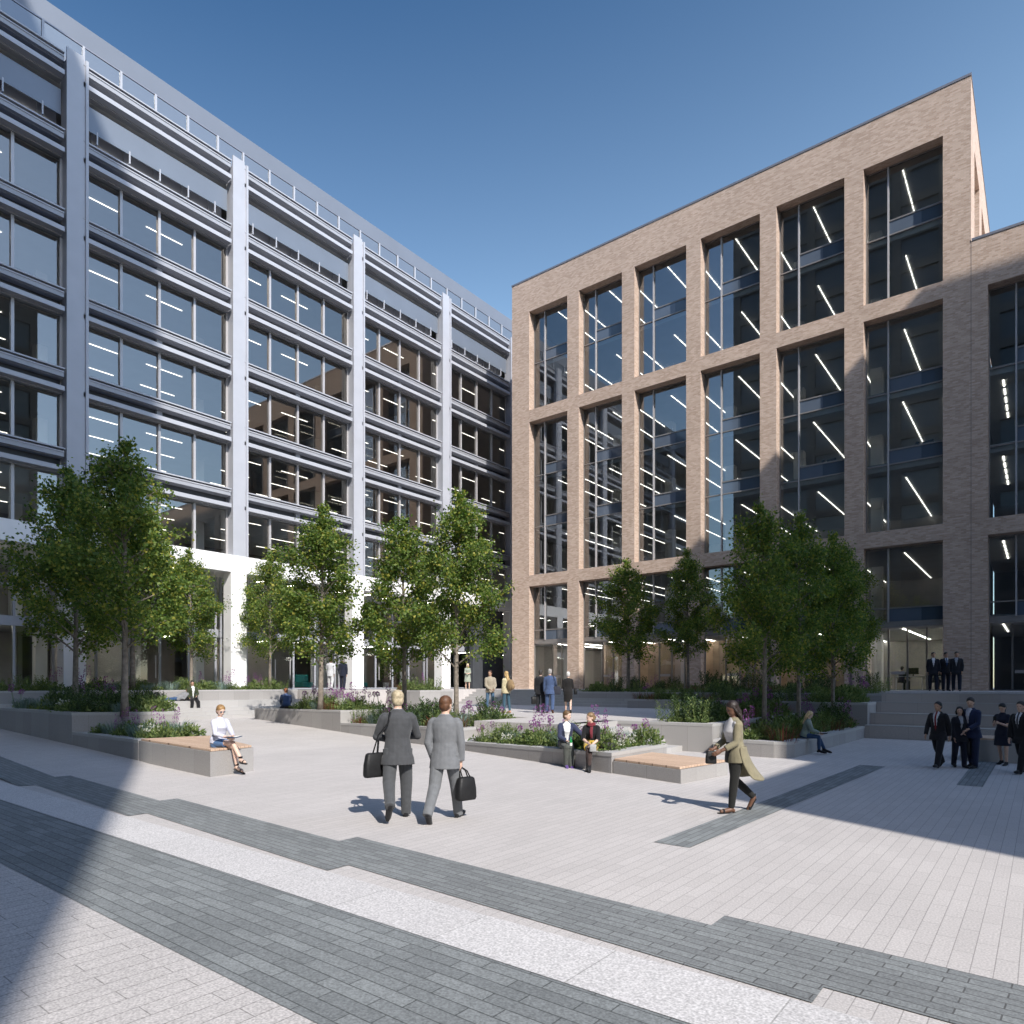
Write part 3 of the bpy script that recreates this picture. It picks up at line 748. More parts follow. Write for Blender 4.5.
def tree_parts(seed, H, base, rad, nleaf):
    """returns trunk and crown meshes for an upright street tree of height H, clear stem `base`, crown radius `rad`"""
    rs = np.random.RandomState(seed); rr = random.Random(seed)
    mb = MB(); lead = []
    for k in range(13):
        u = k / 12; lead.append(V((.10 * math.sin(2.1 * u + seed) * u, .10 * math.cos(1.7 * u + seed * 2) * u, H * .97 * u)))
    r0 = .011 * H + .005
    mb.tube(lead, [r0 * (1.25 if k == 0 else 1) * (1 - .88 * k / 12) + .008 for k in range(13)], 9)
    P = []; D = []
    nl = 34
    for k in range(nl):
        u = (k + rr.random() * .8) / nl
        z = base * .97 + (H * .93 - base) * u ** 1.02
        prof = (min(1, .62 + 1.9 * u) if u < .2 else 1.0) * (1 - max(0, (u - .22) / .78) ** 1.25 * .86)
        L_ = rad * prof * rr.uniform(.72, 1.16)
        az = k * 2.4 + rr.uniform(-.5, .5); up = rr.uniform(.55, 1.15) + .45 * u
        q = z / (H * .97); i = min(11, int(q * 12)); p0 = lead[i].lerp(lead[i + 1], q * 12 - i)
        pts = [p0]
        for j in range(1, 6):
            s = j / 5
            pts.append(p0 + V((math.cos(az + .25 * s), math.sin(az + .25 * s), 0)) * (L_ * s) + V((0, 0, L_ * (up * s - .28 * s * s))))
        rb = max(.012, .33 * r0 * (1 - .6 * u))
        mb.tube(pts, [rb * (1 - .8 * j / 5) + .004 for j in range(6)], 5)
        m = max(4, int(11 * L_ / rad))
        for j in range(m):
            s = rr.uniform(.22, 1.0); f = s * 5; ii = min(4, int(f)); c = pts[ii].lerp(pts[ii + 1], f - ii)
            d = V((math.cos(az + rr.uniform(-1.5, 1.5)), math.sin(az + rr.uniform(-1.5, 1.5)), rr.uniform(-.35, .9))).normalized()
            ln = rr.uniform(.25, .62) * (1.15 - .4 * s) * rad / 1.6
            e = c + d * ln
            if j < 5: mb.tube([c, c.lerp(e, .5) + V((0, 0, .02)), e], [.010, .007, .004], 4)
            cnt = int(nleaf / (nl * 8.2) * rr.uniform(.5, 1.5))
            tt = rs.random(cnt) * .95 + .1
            base_p = np.array(c)[None] + np.array(e - c)[None] * tt[:, None]
            P.append(base_p + rs.normal(size=(cnt, 3)) * np.array([.16, .16, .17]) * (rad / 1.9))
            D.append(np.array(d)[None] * .5 + rs.normal(size=(cnt, 3)) * .8 + np.array([0, 0, -.35]))
    for k in range(6):              # top shoots
        c = lead[-1 - k % 3]; cnt = int(nleaf / 150)
        tt = rs.random(cnt) * .7
        P.append(np.array(c)[None] + np.array([rr.uniform(-.25, .25), rr.uniform(-.25, .25), .6])[None] * tt[:, None] + rs.normal(size=(cnt, 3)) * .09); D.append(rs.normal(size=(cnt, 3)) + np.array([0, 0, .4]))
    P = np.concatenate(P); D = np.concatenate(D)
    crown = leaf_mesh('crown', P, D, .110, .72, MAT['leaf'], rs)
    trunk = mb.mesh('trunk', MAT['bark']); trunk.polygons.foreach_set('use_smooth', [True] * len(trunk.polygons))
    return trunk, crown
TREEM = [tree_parts(3, 8.2, 1.85, 1.80, 18000), tree_parts(8, 8.0, 1.9, 1.95, 19000), tree_parts(21, 7.4, 1.85, 1.70, 15500), tree_parts(34, 8.6, 2.1, 2.0, 21500)]
TREEH = [8.2, 8.0, 7.4, 8.6]
def tree(kind, x, y, z, H, label, wid=1.0, rz=0, group=None):
    s = H / TREEH[kind]
    t = thing('tree', label, 'tree', (x, y, z), rz, group); t.scale = (s * wid, s * wid, s)
    for nm, me in zip(('trunk', 'crown'), TREEM[kind]):
        o = bpy.data.objects.new(nm, me); COL.objects.link(o); o.parent = t
    return t
GT = 'trees planted in the plaza'
tree(3, -22.2, 9.0, 1.05, 8.35, 'largest tree, dark green, with a bare trunk in the tall left planter', 1.0, .4, GT)
tree(1, -27.0, 9.3, 1.05, 8.4, 'dark shaded tree standing furthest left in the tall planter', .98, 2.0, GT)
tree(0, -33.9, 14.1, 1.65, 9.4, 'shaded tree behind the two left planter trees, growing from the planted wall', 1.1, 4.4, GT)
tree(2, -33.9, 16.9, 1.65, 7.0, 'small yellow green tree in the planted wall behind the man lying down', 1.05, 1.1, GT)
tree(1, -34.0, 21.4, 1.65, 7.5, 'slim tree by the white stone pier, left of the fuller sunlit tree', .92, 3.3, GT)
tree(0, -24.3, 17.7, .9, 8.6, 'sunlit tree in the tallest section of the middle planter', 1.13, 5.2, GT)
tree(2, -20.6, 19.1, .6, 8.0, 'sunlit tree directly behind the blond man in the dark grey suit', 1.08, 2.6, GT)
tree(3, -16.5, 17.8, .6, 8.1, 'brightest sunlit tree with full crown, in front of the corner between both buildings', 1.0, 3.9, GT)
tree(2, -18.7, 34.6, 1.6, 7.4, 'shaded slender tree nearest the left end of the brick building', 1.18, .2, GT)
tree(0, -15.2, 34.9, 1.6, 7.6, 'dark slender tree before a brick pillar, second along the brick building', .98, 1.9, GT)
tree(1, -7.15, 22.4, .4, 7.3, 'half sunlit tree behind the woman in the green coat', .92, 1.4, GT)
tree(0, -6.95, 25.6, .4, 7.6, 'shaded tree behind the blonde woman seated with a book', .92, 4.9, GT)
tree(3, -6.2, 27.4, .4, 7.1, 'shaded tree furthest right, at the end of the low planter', .86, 2.9, GT)
tree(2, -10.7, 34.4, 1.6, 7.0, 'dark tree far behind the half sunlit tree, against the lobby glass', .95, 3.7, GT)
tree(0, -7.2, 35.3, 1.6, 6.6, 'dark tree in the upper planter close to the right-hand brick pillar', .9, 5.9, GT)

# ------------------------------------------------------------------ bedding plants (templates share their meshes)
def blades(rs, n, h, spread, bend, wid):
    vs = []; fs = []
    for k in range(n):
        a = rs.random() * 6.283; r = spread * .35 * math.sqrt(rs.random()); l = h * (.6 + .5 * rs.random()); b = bend * (.4 + .8 * rs.random())
        d = np.array([math.cos(a), math.sin(a), 0]); p = np.array([math.cos(a) * r, math.sin(a) * r, 0.0]); sd = np.array([-d[1], d[0], 0]) * wid
        i = len(vs)
        m = p + d * b * l * .35 + np.array([0, 0, l * .62]); t = p + d * b * l + np.array([0, 0, l * (1 - .25 * b)])
        vs += [p - sd, p + sd, m + sd * .8, m - sd * .8, t]; fs += [(i, i + 1, i + 2, i + 3), (i + 3, i + 2, i + 4)]
    return vs, fs
def blade_mesh(name, rs, n, h, spread, bend, wid, mat):
    v, f = blades(rs, n, h, spread, bend, wid); me = bpy.data.meshes.new(name); me.from_pydata([tuple(p) for p in v], [], f); me.update(); me.materials.append(mat)
    add_tone(me, np.repeat(rs.random(n), 2).astype(np.float32)); return me
def sphere_pts(rs, n, r):
    d = rs.normal(size=(n, 3)); d /= np.linalg.norm(d, axis=1, keepdims=True); return d * r, d
def stems_mesh(rs, tips, mat):
    mb = MB()
    for t in tips: mb.tube([(t[0] * .5, t[1] * .5, 0), (t[0] * .8, t[1] * .8, t[2] * .6), t], [.008, .006, .005], 4)
    return mb.mesh('stem', mat)
def mound(rs, n, r, h, size, mat, name='foliage'):
    d = rs.normal(size=(n, 3)); d[:, 2] = np.abs(d[:, 2]); d /= np.linalg.norm(d, axis=1, keepdims=True)
    P = d * (np.array([r, r, h]) * (.45 + .6 * rs.random(n))[:, None]); return leaf_mesh(name, P, d + rs.normal(size=(n, 3)) * .5 + np.array([0, 0, .4]), size, .42, mat, rs)
def spike_shrub(rs, nst, h, mat, size=.07, name='foliage'):
    P = []; D = []
    for k in range(nst):
        a = rs.random() * 6.283; r = .28 * math.sqrt(rs.random()); hh = h * (.55 + .5 * rs.random()); m = int(26 * hh / .6)
        z = np.linspace(.06, hh, m); P.append(np.stack([math.cos(a) * (r + .18 * z), math.sin(a) * (r + .18 * z), z], 1)); an = rs.random(m) * 6.283
        D.append(np.stack([np.cos(an), np.sin(an), np.full(m, .75)], 1))
    return leaf_mesh(name, np.concatenate(P), np.concatenate(D), size, .35, mat, rs)
def flowers_at(rs, tips, n, r, size, mat, zs=1.0):
    P = []; D = []
    for t in tips:
        p, d = sphere_pts(rs, n, r); p[:, 2] *= zs; P.append(p + np.array(t)[None]); D.append(d)
    return leaf_mesh('flower_head', np.concatenate(P), np.concatenate(D), size, .8, mat, rs)
def spikes_at(rs, tips, n, hh, size, mat):
    P = []; D = []
    for t in tips:
        z = rs.random(n) * hh; a = rs.random(n) * 6.283; rad = .035 * (1.1 - z / hh)
        P.append(np.stack([t[0] + np.cos(a) * rad, t[1] + np.sin(a) * rad, t[2] - hh * .3 + z], 1)); D.append(np.stack([np.cos(a), np.sin(a), np.full(n, .3)], 1))
    return leaf_mesh('flower_spike', np.concatenate(P), np.concatenate(D), size, .8, mat, rs)
rs = np.random.RandomState(5)
def tips(n, r, h0, h1): 
    return [(r * math.sqrt(rs.random()) * math.cos(a), r * math.sqrt(rs.random()) * math.sin(a), h0 + (h1 - h0) * rs.random()) for a in rs.random(n) * 6.283]
tA = tips(4, .32, .48, .82); tS = tips(6, .28, .45, .75); tW = tips(16, .30, .22, .38)
KIND = {
 'allium': ('allium', [('stem', stems_mesh(rs, tA, MAT['stem'])), ('foliage', blade_mesh('foliage', rs, 26, .34, .5, .7, .012, MAT['green'])), ('flower_head', flowers_at(rs, tA, 55, .062, .035, MAT['purple'], .8))]),
 'salvia': ('salvia', [('foliage', mound(rs, 150, .30, .36, .10, MAT['green'])), ('flower_spike', spikes_at(rs, tS, 34, .38, .036, MAT['purple']))]),
 'fescue': ('blue_grass', [('foliage', blade_mesh('foliage', rs, 130, .58, .8, 1.05, .008, MAT['blue']))]),
 'redgrass': ('red_grass', [('foliage', blade_mesh('foliage', rs, 95, .46, 1.0, .95, .006, MAT['red']))]),
 'mound': ('green_perennial', [('foliage', mound(rs, 420, .42, .46, .11, MAT['green']))]),
 'shrub': ('shrub', [('foliage', spike_shrub(rs, 20, .80, MAT['dkgreen'], .085))]),
 'spire': ('rosemary_shrub', [('foliage', spike_shrub(rs, 20, .62, MAT['green'], .06))]),
 'daisy': ('white_flower_clump', [('foliage', mound(rs, 230, .36, .26, .09, MAT['green'])), ('flower_head', flowers_at(rs, tW, 9, .03, .04, MAT['white'], .4))]),
}
WORDS = {'allium': 'purple ball headed alliums', 'salvia': 'clumps of purple flower spikes', 'fescue': 'tufts of blue grey grass', 'redgrass': 'tufts of red tinged grass',
         'mound': 'rounded low green perennials', 'shrub': 'dark green upright leafy shrubs', 'spire': 'grey green spiky shrubs', 'daisy': 'low clumps with small white flowers'}
WHERE = {'A1': 'in the tall planter on the left', 'A2': 'in the low planter beside the left timber bench', 'C1': 'in the tallest part of the middle planter', 'C2': 'in the middle planter behind the suited men',
         'C3': 'in the planter behind the two seated women', 'R': 'in the low planter behind the blonde seated woman', 'R2': 'in the raised planter behind the green coated woman', 'R3': 'in the small planter beside the seating steps',
         'F': 'in the dark lower planter by the steps', 'E': 'in the dark upper planter along the brick building', 'G': 'in the small planter by the glass entrance', 'BL': 'on the planted wall before the glass building'}
def inside(p, poly):
    c = False; n = len(poly)
    for k in range(n):
        a, d = poly[k], poly[k - 1]
        if (a[1] > p[1]) != (d[1] > p[1]) and p[0] < (d[0] - a[0]) * (p[1] - a[1]) / (d[1] - a[1]) + a[0]: c = not c
    return c
def zsoil(key, p):
    poly, z, zz = PLANTERS[key]
    if zz is None or max(zz) - min(zz) < .02: return z
    wsum = 0; s = 0
    for q, h in zip(poly, zz):
        w_ = 1 / (.05 + (q[0] - p[0]) ** 2 + (q[1] - p[1]) ** 2); wsum += w_; s += w_ * h
    return s / wsum - .06
def plant(kind, key, x, y, s, rz):
    nm, parts = KIND[kind]
    lab = WORDS[kind][0].upper() + WORDS[kind][1:]
    t = thing(nm, f"{WORDS[kind]} {WHERE[key]}", 'plant', (x, y, zsoil(key, (x, y))), rz, f"{WORDS[kind]} {WHERE[key]}")
    t.scale = (s, s, s * rnd.uniform(.85, 1.15))
    for pn, me in parts:
        o = bpy.data.objects.new(pn, me); COL.objects.link(o); o.parent = t
MIX = {'A1': (46, 'mound shrub fescue daisy spire mound allium salvia shrub fescue'), 'A2': (20, 'mound salvia mound daisy fescue fescue'), 'C1': (36, 'spire mound allium daisy mound allium fescue salvia mound redgrass'), 'C2': (56, 'mound allium redgrass fescue spire shrub allium mound fescue redgrass'),
       'C3': (48, 'mound fescue daisy spire allium fescue mound allium salvia'), 'R': (46, 'mound daisy redgrass spire salvia shrub mound'), 'R2': (34, 'mound shrub spire allium mound spire redgrass'), 'R3': (10, 'mound allium shrub mound'),
       'F': (20, 'mound shrub allium redgrass spire'), 'E': (46, 'mound shrub salvia redgrass spire shrub mound'), 'G': (10, 'redgrass mound salvia spire'), 'BL': (42, 'spire fescue mound salvia spire mound')}
gs = np.random.RandomState(9)
for key, (n, mix) in MIX.items():
    poly, z0, zz = PLANTERS[key]; mix = mix.split()
    xs = [p[0] for p in poly]; ysx = [p[1] for p in poly]; pts = []; tries = 0
    ar = abs(sum(poly[k - 1][0] * poly[k][1] - poly[k][0] * poly[k - 1][1] for k in range(len(poly)))) / 2
    dmin = .78 * math.sqrt(ar / n)
    while len(pts) < n and tries < 4000:
        tries += 1; p = (rnd.uniform(min(xs), max(xs)), rnd.uniform(min(ysx), max(ysx)))
        if not inside(p, poly) or any((p[0] - q[0]) ** 2 + (p[1] - q[1]) ** 2 < dmin * dmin for q in pts): continue
        if key == 'C3' and p[1] > 16.2: continue
        if key == 'C1' and p[0] < -26.9: continue
        pts.append(p)
    for k, p in enumerate(pts):
        # neighbours tend to be of one kind: pick from the mix by position
        kd = mix[int((p[0] * .37 + p[1] * .53 + rnd.uniform(-1.0, 1.0)) * 2.1) % len(mix)]
        if rnd.random() < .45: kd = rnd.choice(mix)
        plant(kd, key, p[0], p[1], rnd.uniform(.85, 1.3) * (.8 if key in ('C3', 'A2') else 1), rnd.uniform(0, 6.28))
    # the low carpet between them
    cnt = int(ar * 150); P = []
    while len(P) < cnt:
        p = (rnd.uniform(min(xs), max(xs)), rnd.uniform(min(ysx), max(ysx)))
        if key == 'C1' and p[0] < -27.2: continue
        if inside(p, poly): P.append((p[0], p[1], zsoil(key, p) + .16 * rnd.random() ** 1.5))
    P = np.array(P); D = gs.normal(size=(cnt, 3)) * .8 + np.array([0, 0, .8])
    o = bpy.data.objects.new('ground_cover', leaf_mesh('ground_cover', P, D, .14, .5, MAT['green'], gs)); COL.objects.link(o)
    tag(o, f"low green ground cover {WHERE[key]}", 'ground cover', None, 'stuff')
# ------------------------------------------------------------------ people
SKINM = {}
def skinmat(col):
    if col not in SKINM:
        m = plain('skin', col, .55, 0, .08, 14); m.node_tree.nodes['Principled BSDF'].inputs['Subsurface Weight'].default_value = .08
        m.node_tree.nodes['Principled BSDF'].inputs['Subsurface Radius'].default_value = (.01, .004, .002); SKINM[col] = m
    return SKINM[col]
LIGHT = (.56, .36, .27); TAN = (.42, .25, .17); DARK = (.13, .062, .037); PALE = (.62, .43, .34)
CL = {}
def cm(col, **k):
    if col not in CL: CL[col] = cloth('woven cloth', col, **k)
    return CL[col]

def fuse(mb, vox, name, mats, smooth=2):
    """unite overlapping closed forms into one continuous skin"""
    me = mb.mesh('tmp', [mats[0]] if isinstance(mats, (list, tuple)) else mats)
    o = bpy.data.objects.new('tmp', me); COL.objects.link(o)
    r = o.modifiers.new('r', 'REMESH'); r.mode = 'VOXEL'; r.voxel_size = vox; r.adaptivity = 0
    dg = bpy.context.evaluated_depsgraph_get(); dg.update()
    out = bpy.data.meshes.new_from_object(o.evaluated_get(dg)); out.name = name
    bpy.data.objects.remove(o); bpy.data.meshes.remove(me)
    b = bmesh.new(); b.from_mesh(out)
    for _ in range(smooth): bmesh.ops.smooth_vert(b, verts=b.verts, factor=.5, use_axis_x=True, use_axis_y=True, use_axis_z=True)
    b.to_mesh(out); b.free()
    out.materials.clear()
    for m in (mats if isinstance(mats, (list, tuple)) else [mats]): out.materials.append(m)
    out.polygons.foreach_set('use_smooth', [True] * len(out.polygons))
    return out

def limb(mb, pts, rad, n=12, flat=None):
    mb.tube(pts, rad, n)
    for p, r in list(zip(pts, rad))[1:-1]: mb.ball(p, r * .985, 10, 6)

class Fig:
    def __init__(s, H, female=False, legs=((0, 4, 0), (0, 4, 0)), arms=((5, 8, 10, 5), (5, 8, 10, 5)), lean=0, side=0, head=(0, 0), pelz=None, feet=(0, 0), twist=0, knee_in=(0, 0)):
        s.H = H; s.k = k = H / 1.75; s.female = female
        s.legs, s.arms = legs, arms
        hw = .092 * k if not female else .088 * k
        s.thigh, s.shin = .43 * k, .42 * k
        pel = V((0, 0, 0)); s.hip = []; s.knee = []; s.ank = []; s.toe = []
        for i, sd in enumerate((-1, 1)):
            p, ab, kn = legs[i]
            h = V((sd * hw, 0, -.02 * k)); d = V((sd * math.sin(R(ab)), math.sin(R(p)) * math.cos(R(ab)), -math.cos(R(p)) * math.cos(R(ab))))
            q = h + d * s.thigh; p2 = p - kn; a2 = R(knee_in[i])
            d2 = V((-sd * math.sin(a2), math.sin(R(p2)) * math.cos(a2), -math.cos(R(p2)) * math.cos(a2)))
            a = q + d2 * s.shin; fp = R(feet[i])
            s.hip.append(h); s.knee.append(q); s.ank.append(a); s.toe.append(V((sd * .12, math.cos(fp), math.sin(fp))).normalized())
        if pelz is None:
            low = min(min(a.z - .085 * k, (a + t * .19 * k).z - .05 * k) for a, t in zip(s.ank, s.toe)); pz = -low
        else: pz = pelz
        off = V((0, 0, pz))
        for lst in (s.hip, s.knee, s.ank):
            for i in range(2): lst[i] = lst[i] + off
        s.pel = off
        rot = M.Rotation(R(side), 3, 'Y') @ M.Rotation(-R(lean), 3, 'X') @ M.Rotation(R(twist), 3, 'Z')
        s.rot = rot; s.u = rot @ V((0, 0, 1)); s.f = rot @ V((0, 1, 0)); s.r = rot @ V((1, 0, 0))
        sw = (.176 if not female else .146) * k; sh = .440 * k
        s.sho = []; s.elb = []; s.wri = []; s.hd = []
        for i, sd in enumerate((-1, 1)):
            p, ab, p2, inn = arms[i]
            a = s.pel + s.u * sh + s.r * (sd * sw)
            d = V((sd * math.sin(R(ab)), math.sin(R(p)) * math.cos(R(ab)), -math.cos(R(p)) * math.cos(R(ab))))
            e = a + d * (.295 * k); d2 = V((-sd * math.sin(R(inn)), math.sin(R(p2)) * math.cos(R(inn)), -math.cos(R(p2)) * math.cos(R(inn))))
            s.sho.append(a); s.elb.append(e); s.wri.append(e + d2 * (.255 * k)); s.hd.append(d2)
        s.nk = s.pel + s.u * (.535 * k) - s.f * .005 * k
        hr = M.Rotation(R(head[0]), 3, 'Z') @ M.Rotation(-R(head[1]), 3, 'X')
        s.hr = hr
        s.hc = s.nk + (s.u * .4 + V((0, 0, .6))) * (.150 * k) + hr @ V((0, .025 * k, 0))
    def torso(s, mb, infl=0.0, top=True, hem=None, flare=0.0, waist_only=False):
        k = s.k
        rows = [(-.11, .152, .105, 0), (-.03, .170, .122, -.005), (.06, .158, .116, 0), (.16, .144, .108, .005), (.27, .165, .118, .008), (.36, .185, .122, .008), (.425, .186, .108, 0), (.475, .150, .090, -.004), (.515, .095, .070, -.006), (.555, .060, .058, -.006)]
        if s.female: rows = [(-.11, .155, .108, 0), (-.03, .175, .125, -.008), (.06, .158, .112, 0), (.16, .128, .098, .004), (.25, .138, .106, .010), (.33, .150, .125, .022), (.40, .152, .106, .008), (.450, .130, .086, 0), (.495, .085, .064, -.003), (.545, .048, .050, -.003)]
        if hem is not None: rows = [(-hem, .182 + flare, .135 + flare, 0), (-hem + .10, .178 + flare * .6, .132 + flare * .6, 0)] + [r for r in rows if r[0] > -hem + .13]
        if waist_only: rows = [r for r in rows if r[0] < .17]
        R_ = []
        for u, rx, ry, fy in rows:
            g = infl if u < .5 else infl * .55
            R_.append((s.pel + s.u * (u * k) + s.f * (fy * k), s.r, s.f, (rx + g) * k, (ry + g) * k))
        mb.rings(R_, 20)
    def hand(s, mb, i):
        k = s.k; sd = (-1, 1)[i]; d = s.hd[i]; wr = s.wri[i]
        side = d.cross(V((0, 1, 0)) if abs(d.y) < .8 else V((0, 0, 1))).normalized()   # palm normal-ish
        across = d.cross(side).normalized()
        if across.y < 0: across = -across
        pal = wr + d * (.045 * k)
        mb.rings([(wr - d * .01, side, across, .019 * k, .024 * k), (pal, side, across, .017 * k, .038 * k), (wr + d * .088 * k, side, across, .015 * k, .040 * k)], 10)
        curl = -side * sd if side.x * sd > 0 else side * sd
        curl = V((-sd, 0, 0)) if abs(d.x) < .6 else V((0, 0, -1))
        for j in range(4):
            b = wr + d * (.084 * k) + across * ((.030 - .020 * j) * k); ln = (.068, .078, .073, .058)[j] * k
            m = b + d * ln * .5 + curl * ln * .12; e = m + (d * .75 + curl * .65).normalized() * ln * .5
            mb.tube([b - d * .012 * k, m, e], [.0095 * k, .0092 * k, .008 * k], 7)
        tb = wr + d * (.03 * k) + across * .03 * k; te = tb + (d * .7 + across * .6 + curl * .35).normalized() * .055 * k
        mb.tube([tb - d * .01 * k, tb.lerp(te, .55), te], [.013 * k, .0115 * k, .009 * k], 7)
    def head(s, mb):
        k = s.k; h = s.hr; c = s.hc
        P = lambda x, y, z: c + h @ V((x * k, y * k, z * k))
        mb.ball(P(0, -.008, .02), (.080 * k, .100 * k, .098 * k), 18, 12, h)
        mb.ball(P(0, .022, -.035), (.064 * k, .070 * k, .082 * k), 16, 10, h)
        mb.ball(P(0, .045, -.088), (.034 * k, .036 * k, .028 * k), 12, 8, h)
        mb.tube([P(0, .078, .02), P(0, .100, -.028), P(0, .082, -.040)], [.009 * k, .0145 * k, .010 * k], 8)
        for sd in (-1, 1): mb.ball(P(sd * .076, -.012, -.012), (.010 * k, .020 * k, .032 * k), 10, 6, h)
        mb.ball(P(0, .078, -.062), (.024 * k, .014 * k, .010 * k), 10, 6, h)
        mb.tube([s.nk - s.u * .06 * k, s.nk + s.u * .03 * k, P(0, -.012, -.055)], [(.062 if not s.female else .050) * k, (.057 if not s.female else .046) * k, (.056 if not s.female else .046) * k], 14)
    def body(s, mb, barefoot=False):
        k = s.k; f = .9 if s.female else 1.0
        s.torso(mb)
        for i in range(2):
            a, b_, c = s.hip[i], s.knee[i], s.ank[i]
            limb(mb, [a + V((0, 0, .02 * k)), a.lerp(b_, .45), b_, b_.lerp(c, .33), c], [.086 * k, .073 * k * f, .054 * k, .054 * k * f, .036 * k])
            t = s.toe[i]; heel = c + V((0, 0, -.045 * k)) - t * .035 * k
            limb(mb, [c, c + V((0, 0, -.03 * k)), c + t * .07 * k + V((0, 0, -.045 * k)), c + t * .16 * k + V((0, 0, -.062 * k)), c + t * .20 * k + V((0, 0, -.066 * k))], [.038 * k, .040 * k, .038 * k, .033 * k, .020 * k], 10)
            mb.ball(heel, .032 * k, 8, 6)
            a, b_, c = s.sho[i], s.elb[i], s.wri[i]
            limb(mb, [a - s.u * .02 * k, a.lerp(b_, .45), b_, b_.lerp(c, .3), c], [.052 * k * f, .050 * k * f, .041 * k * f, .042 * k * f, .027 * k])
            mb.ball(a - s.u * .02 * k, .054 * k * f, 10, 8)
            s.hand(mb, i)
        s.head(mb)
    def legs_cloth(s, mb, r=(.112, .092, .080, .074), end=.03, infl=.012, i_only=None):
        k = s.k
        s.torso(mb, infl, waist_only=True)
        for i in range(2):
            a, b_, c = s.hip[i], s.knee[i], s.ank[i]; c2 = c + (b_ - c).normalized() * (end * k)
            limb(mb, [a + V((0, 0, .03 * k)), a.lerp(b_, .4), b_, b_.lerp(c2, .5), c2], [r[0] * k, (r[0] + r[1]) / 2 * k, r[1] * k, r[2] * k, r[3] * k], 14)
    def sleeves(s, mb, r=(.082, .068, .058, .048), frac=1.0):
        k = s.k
        for i in range(2):
            a, b_, c = s.sho[i], s.elb[i], s.wri[i]; c2 = b_.lerp(c, frac) if frac > 0 else None
            mb.ball(a - s.r * (-1, 1)[i] * .012 * k - s.u * .004 * k, r[0] * 1.0 * k, 12, 8)
            if frac > 0: limb(mb, [a, a.lerp(b_, .5), b_, c2], [r[0] * k, r[1] * k, r[2] * k, r[3] * k], 12)
            else: limb(mb, [a, a.lerp(b_, .3), a.lerp(b_, .75)], [r[0] * k, r[0] * k * .95, r[1] * k], 12)
    def shoe(s, mb, i, r=1.0, boot=0.0):
        k = s.k; c = s.ank[i]; t = s.toe[i]; dn = V((0, 0, -1))
        up = (s.knee[i] - c).normalized()
        pts = [c + up * (.02 + boot) * k, c + dn * .025 * k, c + t * .07 * k + dn * .045 * k, c + t * .165 * k + dn * .060 * k, c + t * .235 * k + dn * .068 * k]
        limb(mb, pts, [.048 * k * r, .052 * k * r, .046 * k * r, .042 * k * r, .022 * k * r], 10)
        mb.ball(c - t * .035 * k + dn * .05 * k, (.04 * k, .045 * k, .038 * k), 10, 6)
    def hair(s, mb, kind):
        k = s.k; h = s.hr; c = s.hc
        P = lambda x, y, z: c + h @ V((x * k, y * k, z * k))
        mb.ball(P(0, -.020, .042), (.089 * k, .103 * k, .092 * k), 18, 12, h)
        mb.ball(P(0, -.047, -.012), (.083 * k, .070 * k, .090 * k), 14, 10, h)
        if kind == 'long':
            mb.rings([(P(0, -.05, .03), h @ V((1, 0, 0)), h @ V((0, 1, 0)), .08 * k, .06 * k), (P(0, -.075, -.08), h @ V((1, 0, 0)), h @ V((0, 1, 0)), .085 * k, .05 * k), (s.nk - s.f * .10 * k - s.u * .05 * k, s.r, s.f, .085 * k, .040 * k), (s.nk - s.f * .135 * k - s.u * .20 * k, s.r, s.f, .05 * k, .028 * k)], 14)
            for sd in (-1, 1): mb.tube([P(sd * .07, .01, .03), P(sd * .082, -.01, -.05), P(sd * .075, -.03, -.13)], [.02 * k, .022 * k, .015 * k], 8)
        if kind == 'bob':
            for sd in (-1, 1): mb.tube([P(sd * .065, .02, .05), P(sd * .085, -.005, -.03), P(sd * .078, -.01, -.12)], [.025 * k, .03 * k, .022 * k], 8)
            mb.ball(P(0, -.06, -.07), (.082 * k, .05 * k, .07 * k), 12, 8, h)
        if kind == 'bun':
            mb.ball(P(0, -.115, -.01), .042 * k, 10, 8)
        if kind == 'pony':
            mb.tube([P(0, -.10, .02), P(0, -.135, -.04), s.nk - s.f * .10 * k - s.u * .06 * k], [.03 * k, .034 * k, .015 * k], 8)

def oriented(name, me, root, mat=None):
    o = bpy.data.objects.new(name, me); COL.objects.link(o); o.parent = root
    return o

def heading(r, f):
    d = RIGHT * r + FWD * f
    return math.atan2(d.y, d.x) - math.pi / 2

